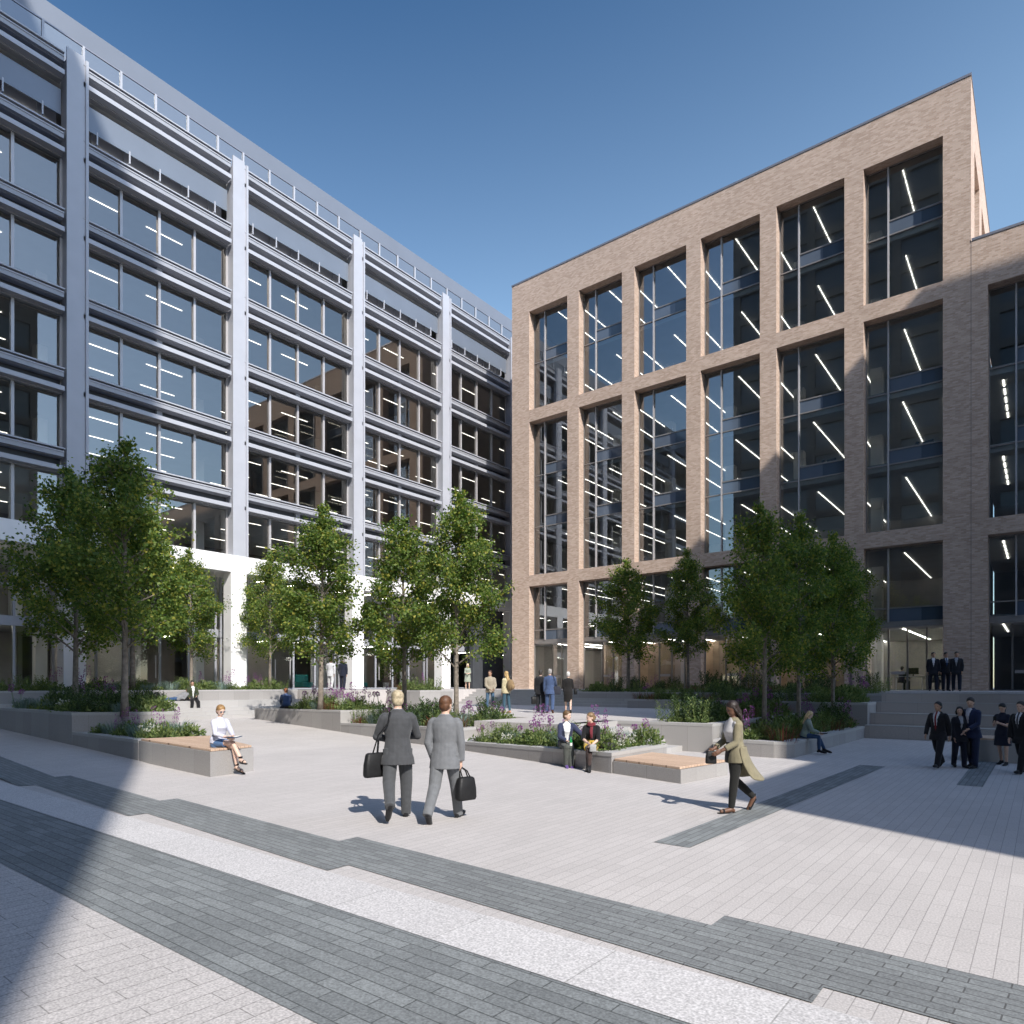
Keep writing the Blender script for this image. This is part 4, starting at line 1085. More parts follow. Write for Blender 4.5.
def person(label, pos, face, fig, skin, hair, top, bottom, shoes, vox=.014, extra=(), group=None):
    """top = (kind, colour, options) ; bottom = (kind, colour) ; shoes = (kind, colour)"""
    t = thing('person', label, 'person', pos, heading(*face), group)
    k = fig.k
    mb = MB(); fig.body(mb); oriented('body', fuse(mb, vox * .8, 'body', skinmat(skin)), t)
    if hair:
        mb = MB(); fig.hair(mb, hair[0])
        me = fuse(mb, vox * .8, 'hair', cloth_hair(hair[1])); oriented('hair', me, t)
    # eyes
    mb = MB()
    for sd in (-1, 1): mb.ball(fig.hc + fig.hr @ V((sd * .030 * k, .083 * k, .004 * k)), (.014 * k, .008 * k, .007 * k), 8, 6, fig.hr)
    mb.build('eyes', MAT['black'], t, True, inv=False)
    if bottom:
        kind, col = bottom[0], bottom[1]; mb = MB()
        if kind == 'trousers': fig.legs_cloth(mb, (.110, .086, .074, .068), -.05)
        elif kind == 'slim': fig.legs_cloth(mb, (.100, .070, .062, .050), .0, .008)
        elif kind == 'shorts':
            fig.torso(mb, .012, waist_only=True)
            for i in range(2):
                a, b_ = fig.hip[i], fig.knee[i]; limb(mb, [a + V((0, 0, .03 * k)), a.lerp(b_, .25), a.lerp(b_, .55)], [.105 * k, .10 * k, .092 * k])
        elif kind == 'tights': fig.legs_cloth(mb, (.088, .060, .058, .042), .0, .004)
        elif kind == 'skirt':
            hem = bottom[2]; fl = bottom[3] if len(bottom) > 3 else .02
            if abs(fig.legs[0][0]) > 50:
                mb2 = mb; fig.torso(mb, .014, waist_only=True)
                for i in range(2):
                    a, b_ = fig.hip[i], fig.knee[i]; limb(mb2, [a + V((0, 0, .02 * k)), a.lerp(b_, .3), a.lerp(b_, .72)], [.115 * k, .112 * k, .105 * k])
            else:
                kd = (fig.knee[0] + fig.knee[1]) / 2 - fig.pel
                rows = [(fig.pel + V((0, 0, .10 * k)), fig.r, fig.f, .15 * k, .115 * k), (fig.pel + V((0, 0, -.02 * k)), fig.r, fig.f, .19 * k, .145 * k), (fig.pel + V((0, kd.y * .6, -hem * k)), fig.r, fig.f, (.19 + fl) * k, (.15 + fl) * k)]
                mb.rings(rows, 18)
        oriented(kind if kind != 'slim' else 'trousers', fuse(mb, vox, 'trousers', cm(col)), t)
    if top:
        kind, col = top[0], top[1]; op = top[2] if len(top) > 2 else {}
        mb = MB()
        if kind == 'jacket': fig.torso(mb, .022, hem=.20 if abs(fig.legs[0][0]) < 50 else .06, flare=op.get('flare', .02)); fig.sleeves(mb, (.076, .068, .060, .052), .96)
        elif kind == 'shirt': fig.torso(mb, .014, hem=op.get('hem', .10), flare=0); fig.sleeves(mb, (.070, .058, .052, .042), op.get('frac', .9))
        elif kind == 'jumper': fig.torso(mb, .026, hem=.13, flare=0); fig.sleeves(mb, (.082, .068, .058, .045), .95)
        elif kind == 'coat':
            fig.torso(mb, .024, hem=.16, flare=.01); fig.sleeves(mb, (.078, .064, .056, .050), .72)
        elif kind == 'dress': 
            fig.torso(mb, .012, hem=.12, flare=.01); fig.sleeves(mb, (.068, .058, .052, .045), op.get('frac', 0))
        mats = [cm(col)]; inner = op.get('inner')
        if inner: mats.append(cm(inner))
        tie = op.get('tie')
        if tie: mats.append(cm(tie))
        me = fuse(mb, vox, kind, mats)
        if op.get('low'): me.materials.append(cm(op['low']))
        if inner:            # shirt front shows in the open V of the jacket
            z0, z1 = op.get('v', (.16, .52)); wv = op.get('vw', .075)
            for p in me.polygons:
                q = p.center - fig.pel; uu = q.dot(fig.u) / k; ff = q.dot(fig.f) / k; rr_ = abs(q.dot(fig.r)) / k
                if ff > .05 and uu > z0 and rr_ < (uu - z0) / (z1 - z0) * wv + .008:
                    p.material_index = 2 if (tie and rr_ < .024) else (2 if op.get('low') and uu < .16 else 1)
        oriented(kind, me, t)
        if kind in ('jacket', 'shirt') and op.get('collar'):
            mb = MB(); mb.rings([(fig.nk - fig.u * .045 * k, fig.r, fig.f, .075 * k, .07 * k), (fig.nk + fig.u * .022 * k, fig.r, fig.f, .063 * k, .062 * k)], 16); mb.build('collar', cm(op['collar']), t, True, inv=False)
        if op.get('tail'):    # long open coat tails blown back
            col2 = cm(col); mb = MB(); n = 9; rows = []
            for lv in range(6):
                s_ = lv / 5; row = []
                for q in range(n):
                    a = R(-100 + 200 * q / (n - 1)); rx = (.185 + .07 * s_) * k; ry = (.145 + .10 * s_) * k
                    row.append(fig.pel + V((math.sin(a) * rx, -math.cos(a) * ry - .20 * s_ * s_ * k, (.09 - op['tail'] * s_) * k - .02 * math.sin(5 * a) * s_)))
                rows.append(row)
            mb.v = [tuple(p) for row in rows for p in row]
            for lv in range(5):
                for q in range(n - 1): i = lv * n + q; mb.f.append((i, i + 1, i + n + 1, i + n)); mb.m.append(0)
            o = mb.build('coat_tail', col2, t, True, inv=False); o.modifiers.new('sub', 'SUBSURF').levels = 2; o.modifiers['sub'].render_levels = 2; sm = o.modifiers.new('thick', 'SOLIDIFY'); sm.thickness = .012; o.data.polygons.foreach_set('use_smooth', [True] * len(o.data.polygons))
    if shoes:
        for i in range(2):
            mb = MB()
            if shoes[0] == 'sandal':
                c = fig.ank[i]; tt = fig.toe[i]
                mb.tube([c - tt * .07 * k + V((0, 0, -.088 * k)), c + tt * .08 * k + V((0, 0, -.094 * k)), c + tt * .23 * k + V((0, 0, -.097 * k))], [.036 * k, .040 * k, .034 * k], 10, 0, True, .5)
                mb.rings([(c + V((0, 0, .01)), V((1, 0, 0)), V((0, 1, 0)), .043 * k, .043 * k), (c + V((0, 0, .045 * k)), V((1, 0, 0)), V((0, 1, 0)), .043 * k, .043 * k)], 12)
                mb.ball(c + tt * .14 * k + V((0, 0, -.06 * k)), (.046 * k, .025 * k, .042 * k), 10, 6)
                me = mb.mesh('shoe', cm(shoes[1])); me.polygons.foreach_set('use_smooth', [True] * len(me.polygons))
            else:
                fig.shoe(mb, i, 1.0, .14 if shoes[0] == 'boot' else 0); me = fuse(mb, vox * .75, 'shoe', cm(shoes[1]))
            oriented('shoe', me, t)
    for nm, mb, mat_ in extra: mb.build(nm, mat_, t, True, inv=False)
    return t, fig
HAIRM = {}
def cloth_hair(col):
    if col not in HAIRM: HAIRM[col] = plain('hair', col, .5, 0, .35, 22, .5, 70, .4)
    return HAIRM[col]
def wpt(t, p):
    """a point of a figure in the world"""
    return V(t.location) + M.Rotation(t.rotation_euler.z, 3, 'Z') @ V(p)

GREY = (.058, .060, .065); LGREY = (.15, .155, .165); NAVY = (.012, .015, .028); BLACK = (.011, .011, .013); BLUE = (.055, .085, .17)
WH = (.74, .74, .76); DENIM = (.065, .12, .19)
BLONDGREY = (.40, .33, .22); BROWN = (.10, .045, .022); BLONDE = (.42, .30, .16); BLKHAIR = (.012, .011, .012); GINGER = (.22, .075, .025); SILVER = (.55, .54, .52)

# --- the two men walking away in the foreground
f1 = Fig(1.93, legs=((-17, 4, 40), (13, 4, 5)), arms=((18, 20, 75, 40), (22, 20, 85, 45)), lean=3, head=(0, 4), feet=(-48, 4))
m1, _ = person('blond man in a dark grey suit walking away with a shoulder bag', (-7.62, 6.93, 0), (-.22, 1), f1, LIGHT, ('short', BLONDGREY), ('jacket', GREY, {'flare': .03, 'collar': (.55, .60, .68)}), ('trousers', (.066, .069, .074)), ('shoe', BLACK), .0095)
f2 = Fig(1.87, legs=((-19, 1, 22), (19, 3, 4)), arms=((-10, 11, 12, 16), (4, 9, 8, 2)), lean=2, head=(-14, 2), feet=(-42, 6))
m2, _ = person('brown haired man in a light grey suit walking away with a black handbag', (-6.98, 7.28, 0), (.22, 1), f2, LIGHT, ('short', BROWN), ('jacket', LGREY, {'flare': .015, 'collar': (.55, .60, .68)}), ('trousers', (.14, .145, .153)), ('shoe', BLACK), .0095)
# --- seated woman in white
f3 = Fig(1.84, True, legs=((80, -2, 80), (92, -20, 52)), arms=((28, 10, 74, 28), (32, 12, 70, 30)), lean=6, head=(-6, 22), pelz=.72, feet=(-14, 0), knee_in=(-10, 0))
w1, _ = person('woman in a white blouse and denim shorts sitting on the timber bench, legs crossed', (-14.74, 7.98, 0), (.86, -.55), f3, PALE, ('bun', (.26, .15, .06)), ('shirt', (.52, .52, .60), {'hem': .02, 'frac': .72}), ('shorts', (.07, .13, .25)), ('sandal', BLACK), .010)
mb = MB(); 
for sd in (-1, 1): mb.ball(f3.hc + f3.hr @ V((sd * .034, .090, .008)), (.030, .012, .020), 10, 6, f3.hr)
mb.tube([f3.hc + f3.hr @ V((-.078, 0, .012)), f3.hc + f3.hr @ V((0, .10, .012)), f3.hc + f3.hr @ V((.078, 0, .012))], .004, 6); mb.build('sunglasses', MAT['spandrel'], w1, True, inv=False)
# --- woman in the green coat
f4 = Fig(1.76, True, legs=((10, 2, 4), (-4, 2, 44)), arms=((10, 6, 62, 6), (16, 8, 58, 14)), lean=4, head=(8, 22), feet=(4, -62))
w2, _ = person('woman with long dark hair in a pale green open coat walking left', (-3.83, 10.62, 0), (-1, -.12), f4, DARK, ('long', (.022, .014, .012)), ('coat', (.215, .19, .125), {'inner': (.60, .58, .58), 'v': (-.35, .1), 'vw': .095, 'tail': .52, 'low': (.015, .015, .014)}), ('slim', (.015, .015, .014)), ('sandal', BLACK), .010)
# --- two women chatting on the planter edge
f5 = Fig(1.78, True, legs=((82, -6, 72), (84, -4, 84)), arms=((28, 40, 40, -50), (18, 6, 70, 34)), lean=8, head=(48, 4), pelz=.56, feet=(-10, 0))
w3, _ = person('short haired woman in navy cardigan and grey trousers seated on the planter edge', (-9.40, 14.16, 0), (.10, -1), f5, PALE, ('short', (.13, .075, .035)), ('jacket', (.035, .042, .085), {'inner': (.76, .76, .76), 'v': (-.05, .5), 'vw': .085, 'flare': .0}), ('trousers', (.07, .075, .068)), ('shoe', (.10, .05, .22)), .011)
f6 = Fig(1.74, True, legs=((84, -12, 66), (84, -6, 88)), arms=((22, 6, 62, 28), (26, 8, 70, 30)), lean=12, head=(-58, 8), pelz=.57, feet=(-8, 0))
w4, _ = person('woman in black top, yellow shorts and dark tights seated on the planter edge', (-8.50, 13.92, 0), (-.22, -1), f6, PALE, ('bun', (.19, .12, .06)), ('shirt', BLACK, {'hem': .06, 'frac': .25}), ('tights', (.05, .033, .03)), ('boot', BLACK), .011)
mb = MB(); f6.torso(mb, .022, waist_only=True)
for i in range(2):
    a, b_ = f6.hip[i], f6.knee[i]; limb(mb, [a + V((0, 0, .03)), a.lerp(b_, .25), a.lerp(b_, .5)], [.112, .108, .10])
oriented('shorts', fuse(mb, .011, 'shorts', cm((.58, .40, .07))), w4)
mb = MB()
for a0, zz, r_ in ((0, .0, .085), (1, .03, .078)):
    pts = [f6.nk + V((math.cos(q) * r_, math.sin(q) * r_ * .9 + .01, -.03 + zz + .012 * math.sin(3 * q))) for q in np.linspace(0, 6.283, 15)]; mb.tube(pts, .03, 8)
mb.tube([f6.nk + V((-.02, .07, -.05)), f6.nk + V((-.01, .14, -.16)), f6.nk + V((-.02, .15, -.34))], [.035, .038, .03], 8, 0, True, .5)
mb.build('scarf', cm((.16, .025, .035)), w4, True, inv=False)
# --- blonde woman with a book on the shaded planter
f7 = Fig(1.55, True, legs=((84, -10, 60), (84, -4, 82)), arms=((24, 6, 68, 22), (24, 6, 68, 22)), lean=14, head=(4, 30), pelz=.56, feet=(-12, -4))
w5, _ = person('blonde woman in pale jacket and blue jeans seated reading in the shade', (-5.50, 20.9, 0), (.95, -.5), f7, PALE, ('long', (.48, .36, .20)), ('jacket', (.17, .21, .18), {'inner': (.30, .28, .28), 'v': (-.1, .5), 'vw': .07, 'flare': 0}), ('slim', (.025, .055, .12)), ('boot', BLACK), .012)
# --- business people on the right, in shade
f8 = Fig(1.62, legs=((21, 3, 4), (-20, 2, 14)), arms=((-16, 12, -4, 2), (14, 12, 26, 4)), head=(0, 2), feet=(12, -36))
person('dark haired man in a black suit with a dark red tie walking forward', (-2.0, 19.3, 0), (-.95, -.55), f8, TAN, ('short', BLKHAIR), ('jacket', BLACK, {'inner': (.45, .46, .50), 'tie': (.16, .015, .02), 'vw': .07, 'v': (.06, .5)}), ('trousers', (.013, .013, .016)), ('shoe', BLACK), .013)
f9 = Fig(1.48, True, legs=((4, 2, 4), (-6, 2, 8)), arms=((6, 8, 66, 40), (6, 8, 12, 4)), head=(-20, 4))
w9, _ = person('woman with black bobbed hair in a dark trouser suit beside a navy suited man', (-1.60, 19.75, 0), (-.25, -1), f9, LIGHT, ('bob', BLKHAIR), ('jacket', (.014, .015, .022), {'inner': (.30, .31, .34), 'vw': .05}), ('trousers', NAVY), ('shoe', BLACK), .013)
f10 = Fig(1.71, legs=((8, 4, 6), (-9, 4, 8)), arms=((14, 8, 58, 20), (2, 10, 34, 30)), lean=5, head=(20, 14), feet=(0, -15))
person('tall man in a navy suit turning his head towards the woman beside him', (-1.36, 19.85, 0), (-.95, -.4), f10, LIGHT, ('short', (.025, .018, .014)), ('jacket', (.016, .024, .062), {'inner': (.5, .5, .55), 'vw': .06}), ('trousers', (.014, .02, .05)), ('shoe', BLACK), .013)
f11 = Fig(1.55, True, legs=((4, 3, 4), (-7, 3, 10)), arms=((20, 6, 112, 26), (20, 6, 112, 26)), head=(0, 24), feet=(-6, -12))
w11, _ = person('woman in a dark navy dress looking down at her phone', (-.80, 21.0, 0), (-.95, -.5), f11, LIGHT, ('pony', BLKHAIR), ('dress', (.014, .016, .03), {'frac': 0}), ('skirt', (.014, .016, .03), .40, .03), ('shoe', BLACK), .013)
f12 = Fig(1.66, legs=((20, 4, 6), (-18, 3, 14)), arms=((-10, 8, 0, 2), (10, 8, 18, 6)), lean=3, head=(10, 2), feet=(10, -28))
person('man in a black suit striding left at the right edge of the picture', (-.38, 19.3, 0), (-1, -.35), f12, LIGHT, ('short', (.03, .022, .018)), ('jacket', BLACK, {'inner': (.55, .56, .6), 'tie': (.06, .06, .07), 'vw': .06}), ('trousers', (.013, .013, .016)), ('shoe', BLACK), .013)
# --- three men on the upper terrace by the pillar
for lab, x, y, f_, colr, inn, lg in (('man in dark suit and white shirt on the upper terrace, leftmost of three', -3.98, 36.5, (-.5, -1), (.013, .014, .02), (.55, .56, .58), (6, -6)),
        ('man in dark suit with a blue tie, middle of three on the terrace', -3.52, 36.8, (-.25, -1), (.012, .012, .016), (.45, .47, .5), (-5, 7)),
        ('man in dark suit and grey shirt on the upper terrace, standing against the brick pillar', -3.08, 36.5, (-.6, -.8), (.016, .017, .022), (.30, .30, .33), (8, -8))):
    ff = Fig(1.78, legs=((lg[0], 4, 4), (lg[1], 4, 8)), arms=((6, 10, 14, 4), (-4, 10, 8, 4)), head=(15, 4))
    person(lab, (x, y, 1.75), f_, ff, TAN, ('short', BLKHAIR), ('jacket', colr, {'inner': inn, 'vw': .06, 'tie': (.02, .05, .13) if 'blue tie' in lab else None}), ('trousers', NAVY), ('shoe', BLACK), .018)
# --- middle terrace
f15 = Fig(1.80, legs=((2, 4, 4), (-2, 4, 4)), arms=((14, 8, 46, 30), (14, 8, 46, 30)), head=(-40, 4))
person('man in a beige jumper and blue jeans standing with hands clasped', (-18.95, 22.6, .85), (.35, -.95), f15, TAN, ('short', (.06, .03, .02)), ('jumper', (.30, .26, .20)), ('slim', DENIM), ('shoe', (.25, .17, .12)), .015)
f16 = Fig(1.74, True, legs=((3, 3, 4), (-4, 3, 6)), arms=((4, 6, 18, 4), (4, 6, 18, 4)), head=(10, 2))
w16, _ = person('woman with long blonde hair in a pale yellow jacket carrying a backpack', (-17.65, 22.1, .85), (-.62, .6), f16, LIGHT, ('long', (.40, .27, .12)), ('jumper', (.46, .40, .26)), ('slim', (.04, .085, .12)), ('shoe', (.40, .22, .15)), .015)
f17 = Fig(1.80, legs=((6, 3, 4), (-8, 3, 12)), arms=((0, 7, 4, 2), (0, 7, 6, 2)), head=(0, 2), feet=(0, -20))
m17, _ = person('man in a black suit walking to the steps with a briefcase', (-16.75, 23.3, .85), (.12, 1), f17, LIGHT, ('short', (.04, .035, .03)), ('jacket', (.014, .014, .017), {'collar': (.5, .5, .55)}), ('trousers', (.02, .021, .025)), ('shoe', BLACK), .015)
f18 = Fig(1.83, legs=((5, 3, 4), (-12, 3, 20)), arms=((2, 9, 8, 2), (8, 12, 60, 20)), head=(0, 2), feet=(0, -35))
m18, _ = person('man in a mid blue suit walking between a man and a woman in black', (-16.2, 23.2, .85), (.1, 1), f18, LIGHT, ('short', (.30, .29, .28)), ('jacket', BLUE, {'flare': .03}), ('trousers', (.05, .08, .16)), ('shoe', (.10, .035, .015)), .015)
f19 = Fig(1.70, True, legs=((8, 2, 4), (-10, 2, 10)), arms=((2, 8, 20, 6), (4, 10, 60, 20)), head=(0, 2), feet=(0, -25))
w19, _ = person('white haired woman in a black jacket and knee length skirt walking away', (-15.55, 23.6, .85), (.1, 1), f19, PALE, ('short', SILVER), ('jacket', (.014, .013, .013), {'flare': 0}), ('skirt', (.012, .011, .011), .48, .0), ('shoe', BLACK), .015)
# --- by the glass building
f20 = Fig(1.78, legs=((62, 8, 50), (76, 6, 86)), arms=((24, 8, 60, 30), (10, 10, 40, 8)), lean=4, head=(-14, 6), pelz=.52, feet=(-6, 0))
person('man in dark green jacket and black trousers sitting upright on the stone seat ledge', (-32.8, 16.4, .9), (.72, -.72), f20, TAN, ('short', BLKHAIR), ('jacket', (.035, .045, .02), {'inner': (.68, .68, .68), 'vw': .06, 'v': (.0, .5), 'flare': 0}), ('trousers', BLACK), ('shoe', BLACK), .016)
f21 = Fig(1.74, legs=((88, 6, 4), (89, 2, 2)), arms=((40, 14, 100, 40), (50, 12, 110, 40)), lean=-62, head=(0, 40), pelz=.13, feet=(70, 70))
person('man in blue jeans and grey top lying back along the stone seat ledge', (-32.9, 15.75, 1.25), (-.65, -.75), f21, LIGHT, ('short', GINGER), ('jumper', (.20, .20, .21)), ('slim', (.035, .075, .16)), ('shoe', (.62, .60, .56)), .016)
f22 = Fig(1.95, legs=((76, 10, 80), (74, 10, 78)), arms=((40, 6, 50, 12), (36, 6, 48, 10)), lean=26, head=(10, 26), pelz=.60, feet=(0, 0))
person('ginger haired man in a blue suit seen from behind, hunched on the planter end', (-29.15, 19.25, .44), (-.45, 1), f22, LIGHT, ('short', GINGER), ('jacket', (.05, .075, .15), {'flare': .0}), ('trousers', (.05, .07, .13)), ('shoe', BLACK), .015)
f23 = Fig(1.78, legs=((10, 3, 4), (-12, 3, 14)), arms=((14, 10, 30, 4), (-14, 10, -4, 2)), head=(0, 2), feet=(0, -25))
person('man in a pale grey suit walking to the glass entrance', (-31.2, 23.4, 1.75), (.02, 1), f23, TAN, ('short', (.05, .03, .02)), ('jacket', (.48, .48, .49), {'flare': .0}), ('trousers', (.46, .46, .46)), ('shoe', BLACK), .017)
f24 = Fig(1.78, legs=((6, 3, 4), (-8, 3, 10)), arms=((4, 10, 12, 4), (-4, 10, 4, 2)), head=(0, 2))
person('man in a navy suit walking beside a man in pale grey', (-30.9, 24.0, 1.75), (.05, 1), f24, LIGHT, ('short', (.22, .20, .18)), ('jacket', NAVY, {'flare': .0}), ('trousers', NAVY), ('shoe', BLACK), .017)
f25 = Fig(1.72, True, legs=((2, 3, 4), (-2, 3, 4)), arms=((10, 8, 80, 30), (10, 8, 80, 30)), head=(10, 8))
person('blonde woman in a sage green dress standing before the glass corner entrance', (-30.4, 33.9, 1.75), (.2, -1), f25, PALE, ('long', (.60, .50, .30)), ('dress', (.30, .33, .27), {'frac': .4}), ('skirt', (.30, .33, .27), .46, .05), ('shoe', (.5, .4, .3)), .017)
# --- in the lobby of the brick building
for lab, x, colr, bt in (('person in a pale shirt and light trousers inside the lobby', -14.55, (.50, .48, .46), (.45, .44, .43)), ('person in a grey shirt and black shorts inside the lobby', -13.6, (.16, .16, .15), (.02, .02, .02))):
    ff = Fig(1.74, legs=((3, 4, 4), (-4, 4, 6)), arms=((30, 10, 110, 30), (6, 8, 12, 4)), head=(10, 2))
    person(lab, (x, 42.6, 1.77), (.4, .9), ff, TAN, ('short', (.12, .04, .02)), ('shirt', colr, {'frac': .4}), ('trousers', bt), ('shoe', BLACK), .018)

# ------------------------------------------------------------------ things they carry or have put down
def carry(name, label, cat, fn):
    t, mb, mat_ = fn
def bag_box(mb, c, ax, w, d, h, taper=.8, mi=0):
    """soft bag: c = centre of the top, ax = long direction on plan"""
    ax = V((ax[0], ax[1], 0)).normalized(); ay = V((-ax.y, ax.x, 0)); rows = []
    for u, k in ((0, taper * .8), (.06, taper), (.5, .97), (.9, 1.0), (1.0, .9)):
        rows.append((V(c) - V((0, 0, h * u)), ax, ay, w * .5 * k, d * .5 * (k if u else .6)))
    i0 = len(mb.v); n = 16
    for cc, ux, uy, rx, ry in rows:
        for q in range(n):
            t = 2 * math.pi * q / n; x = math.copysign(abs(math.cos(t)) ** .45, math.cos(t)); y = math.copysign(abs(math.sin(t)) ** .45, math.sin(t)); mb.v.append(tuple(cc + ux * (rx * x) + uy * (ry * y)))
    for k in range(len(rows) - 1):
        for q in range(n):
            a = i0 + k * n + q; b_ = i0 + k * n + (q + 1) % n; mb.f.append((a, a + n, b_ + n, b_)); mb.m.append(mi)
    mb.f.append(tuple(i0 + q for q in range(n))); mb.m.append(mi); e = i0 + (len(rows) - 1) * n; mb.f.append(tuple(e + q for q in reversed(range(n)))); mb.m.append(mi)
def bag(name, label, cat, c, ax, w, d, h, mat_, handles=None, strap=None, taper=.8):
    c = V(c); t = thing(name, label, cat, c - V((0, 0, h)))
    mb = MB(); bag_box(mb, c, ax, w, d, h, taper); mb.build('bag_body', mat_, t, True)
    if handles:
        ax_ = V((ax[0], ax[1], 0)).normalized(); ay = V((-ax_.y, ax_.x, 0)); hp = V(handles)
        for s in (-1, 1):
            mb = MB(); mb.tube([c - ax_ * w * .22 + ay * d * .25 * s - V((0, 0, .04)), c.lerp(hp, .6) - ax_ * w * .17 + ay * .02 * s, hp + ay * .008 * s, c.lerp(hp, .6) + ax_ * w * .17 + ay * .02 * s, c + ax_ * w * .22 + ay * d * .25 * s - V((0, 0, .04))], .010, 6); mb.build('handle', mat_, t, True)
    if strap:
        mb = MB(); mb.tube([V(p) for p in strap], .016, 6, 0, True, .45); mb.build('strap', mat_, t, True)
    return t
p = wpt(m1, f1.pel + V((-.33, .02, -.04))); 
bag('shoulder_bag', 'black leather shoulder bag hanging at the hip of the blond man', 'bag', p, (FWD.x * .9 + RIGHT.x, FWD.y * .9 + RIGHT.y), .38, .13, .36, MAT['black'], strap=[wpt(m1, f1.pel + V((-.38, -.03, -.09))), wpt(m1, f1.pel + V((-.29, -.06, .22))), wpt(m1, f1.pel + V((-.14, -.16, .42))), wpt(m1, f1.pel + V((-.115, -.10, .555))), wpt(m1, f1.pel + V((-.11, .04, .57))), wpt(m1, f1.pel + V((-.14, .16, .42))), wpt(m1, f1.pel + V((-.28, .15, .16))), wpt(m1, f1.pel + V((-.30, .07, -.09)))])
h = wpt(m2, f2.wri[1] + f2.hd[1] * .085)
bag('handbag', 'black leather handbag held in the right hand of the light grey suited man', 'bag', h + RIGHT * .07 + V((0, 0, -.15)), (RIGHT * .7 + FWD * .6), .34, .15, .34, MAT['black'], handles=h)
h = wpt(w2, (f4.wri[0] + f4.wri[1]) / 2 + V((0, .10, .01)))
bag('clutch_bag', 'small black bag held by the woman in the pale green coat', 'bag', h + V((0, 0, -.02)), RIGHT, .17, .08, .20, MAT['black'])
h = wpt(m17, f17.wri[0] + f17.hd[0] * .085)
bag('briefcase', 'black briefcase carried by the man in the black suit near the steps', 'bag', h + V((0, 0, -.10)), RIGHT * .8 + FWD * .4, .42, .13, .32, MAT['black'], handles=h, taper=1.0)
h = wpt(m18, f18.pel + V((.30, -.02, .12)))
bag('shoulder_bag', 'dark shoulder bag of the man in the mid blue suit', 'bag', h, RIGHT, .34, .14, .34, cm((.03, .032, .045)), strap=[h, wpt(m18, f18.pel + V((.20, -.14, .40))), wpt(m18, f18.pel + V((.14, -.06, .57))), wpt(m18, f18.pel + V((.2, .13, .42))), h])
h = wpt(w19, f19.pel + V((.30, .02, .10)))
bag('handbag', 'dark handbag on the arm of the white haired woman', 'bag', h, FWD, .30, .13, .26, MAT['black'])
h = wpt(w9, f9.wri[0] + V((-.10, 0, -.22))) 
h = wpt(w9, f9.pel + V((-.24, .02, -.16)))
bag('handbag', 'black handbag at the side of the woman with bobbed hair', 'bag', h, RIGHT, .26, .12, .34, MAT['black'], handles=h + V((0, 0, .22)))
h = wpt(w16, f16.pel + V((0, -.24, .42)))
t = thing('backpack', 'brown backpack worn by the blonde woman on the middle terrace', 'backpack', h - V((0, 0, .4)))
mb = MB(); mb.ball(h - V((0, 0, .2)), (.17, .15, .24), 14, 10); mb.build('pack', cm((.22, .15, .08)), t, True)
mb = MB(); mb.ball(wpt(w16, f16.pel + V((0, -.36, .15))), (.11, .09, .12), 12, 8); mb.build('pocket', cm((.25, .17, .09)), t, True)
t = thing('backpack', 'black backpack standing on the stone ledge by the feet of the lying man', 'backpack', (-32.88, 14.75, 1.25))
mb = MB(); mb.ball((-32.88, 14.75, 1.47), (.15, .19, .23), 12, 8); mb.build('pack', MAT['black'], t, True); mb = MB(); mb.ball((-32.74, 14.75, 1.38), (.07, .14, .12), 10, 6); mb.build('pocket', MAT['black'], t, True)
h = wpt(w4, V((-.38, .0, .54)))
bag('handbag', 'black and tan handbag lying beside the woman in yellow shorts', 'bag', (h.x, h.y, .66), RIGHT, .40, .20, .18, MAT['black'], handles=(h.x + .06, h.y - .03, .74))
h = wpt(w3, f5.wri[1] + f5.hd[1] * .08 + V((-.03, .04, 0)))
t = thing('bottle', 'green glass bottle held by the woman in the navy cardigan', 'bottle', h - V((0, 0, .12)))
mb = MB(); mb.tube([h - V((0, 0, .13)), h + V((0, 0, .03)), h + V((0, 0, .07)), h + V((0, 0, .13))], [.035, .035, .015, .014], 12); mb.build('bottle_body', plain('green glass', (.02, .22, .06), .15, 0, 0), t, True)
mb = MB(); mb.tube([h - V((0, 0, .09)), h - V((0, 0, .02))], [.0355, .0355], 12, 0, False); mb.build('label', cm((.7, .7, .66)), t, True)
h = wpt(w4, f6.wri[0] + f6.hd[0] * .09 + V((-.06, .02, .02)))
t = thing('paper_bag', 'pale paper bag on the lap of the woman in yellow shorts', 'bag', h - V((0, 0, .15)))
mb = MB(); bag_box(mb, h + V((0, 0, .03)), RIGHT, .16, .09, .17, 1.0); mb.build('bag_body', cm((.34, .34, .34)), t, True)
def book(label, t_, fg, w_, col, name='book'):
    c = wpt(t_, (fg.wri[0] + fg.wri[1]) / 2 + (fg.hd[0] + fg.hd[1]) * .05 + V((0, .03, .015))); rz = t_.rotation_euler.z
    o = thing(name, label, name, c, rz)
    mb = MB(); mb.face([(-w_, -.10, .03), (0, -.10, 0), (0, .10, .01), (-w_, .10, .04)]); mb.face([(0, -.10, 0), (w_, -.10, .03), (w_, .10, .04), (0, .10, .01)])
    q = mb.build('cover', cm(col), o, inv=False); q.modifiers.new('t', 'SOLIDIFY').thickness = .012
    mb = MB(); mb.face([(-w_ * .94, -.09, .036), (0, -.09, .008), (0, .09, .018), (-w_ * .94, .09, .046)]); mb.face([(0, -.09, .008), (w_ * .94, -.09, .036), (w_ * .94, .09, .046), (0, .09, .018)])
    mb.build('page', cm((.66, .64, .6)), o, inv=False)
book('open magazine on the lap of the woman in the white blouse', w1, f3, .16, (.03, .06, .12), 'magazine')
book('open book in the hands of the blonde woman on the shaded planter', w5, f7, .12, (.02, .02, .025))
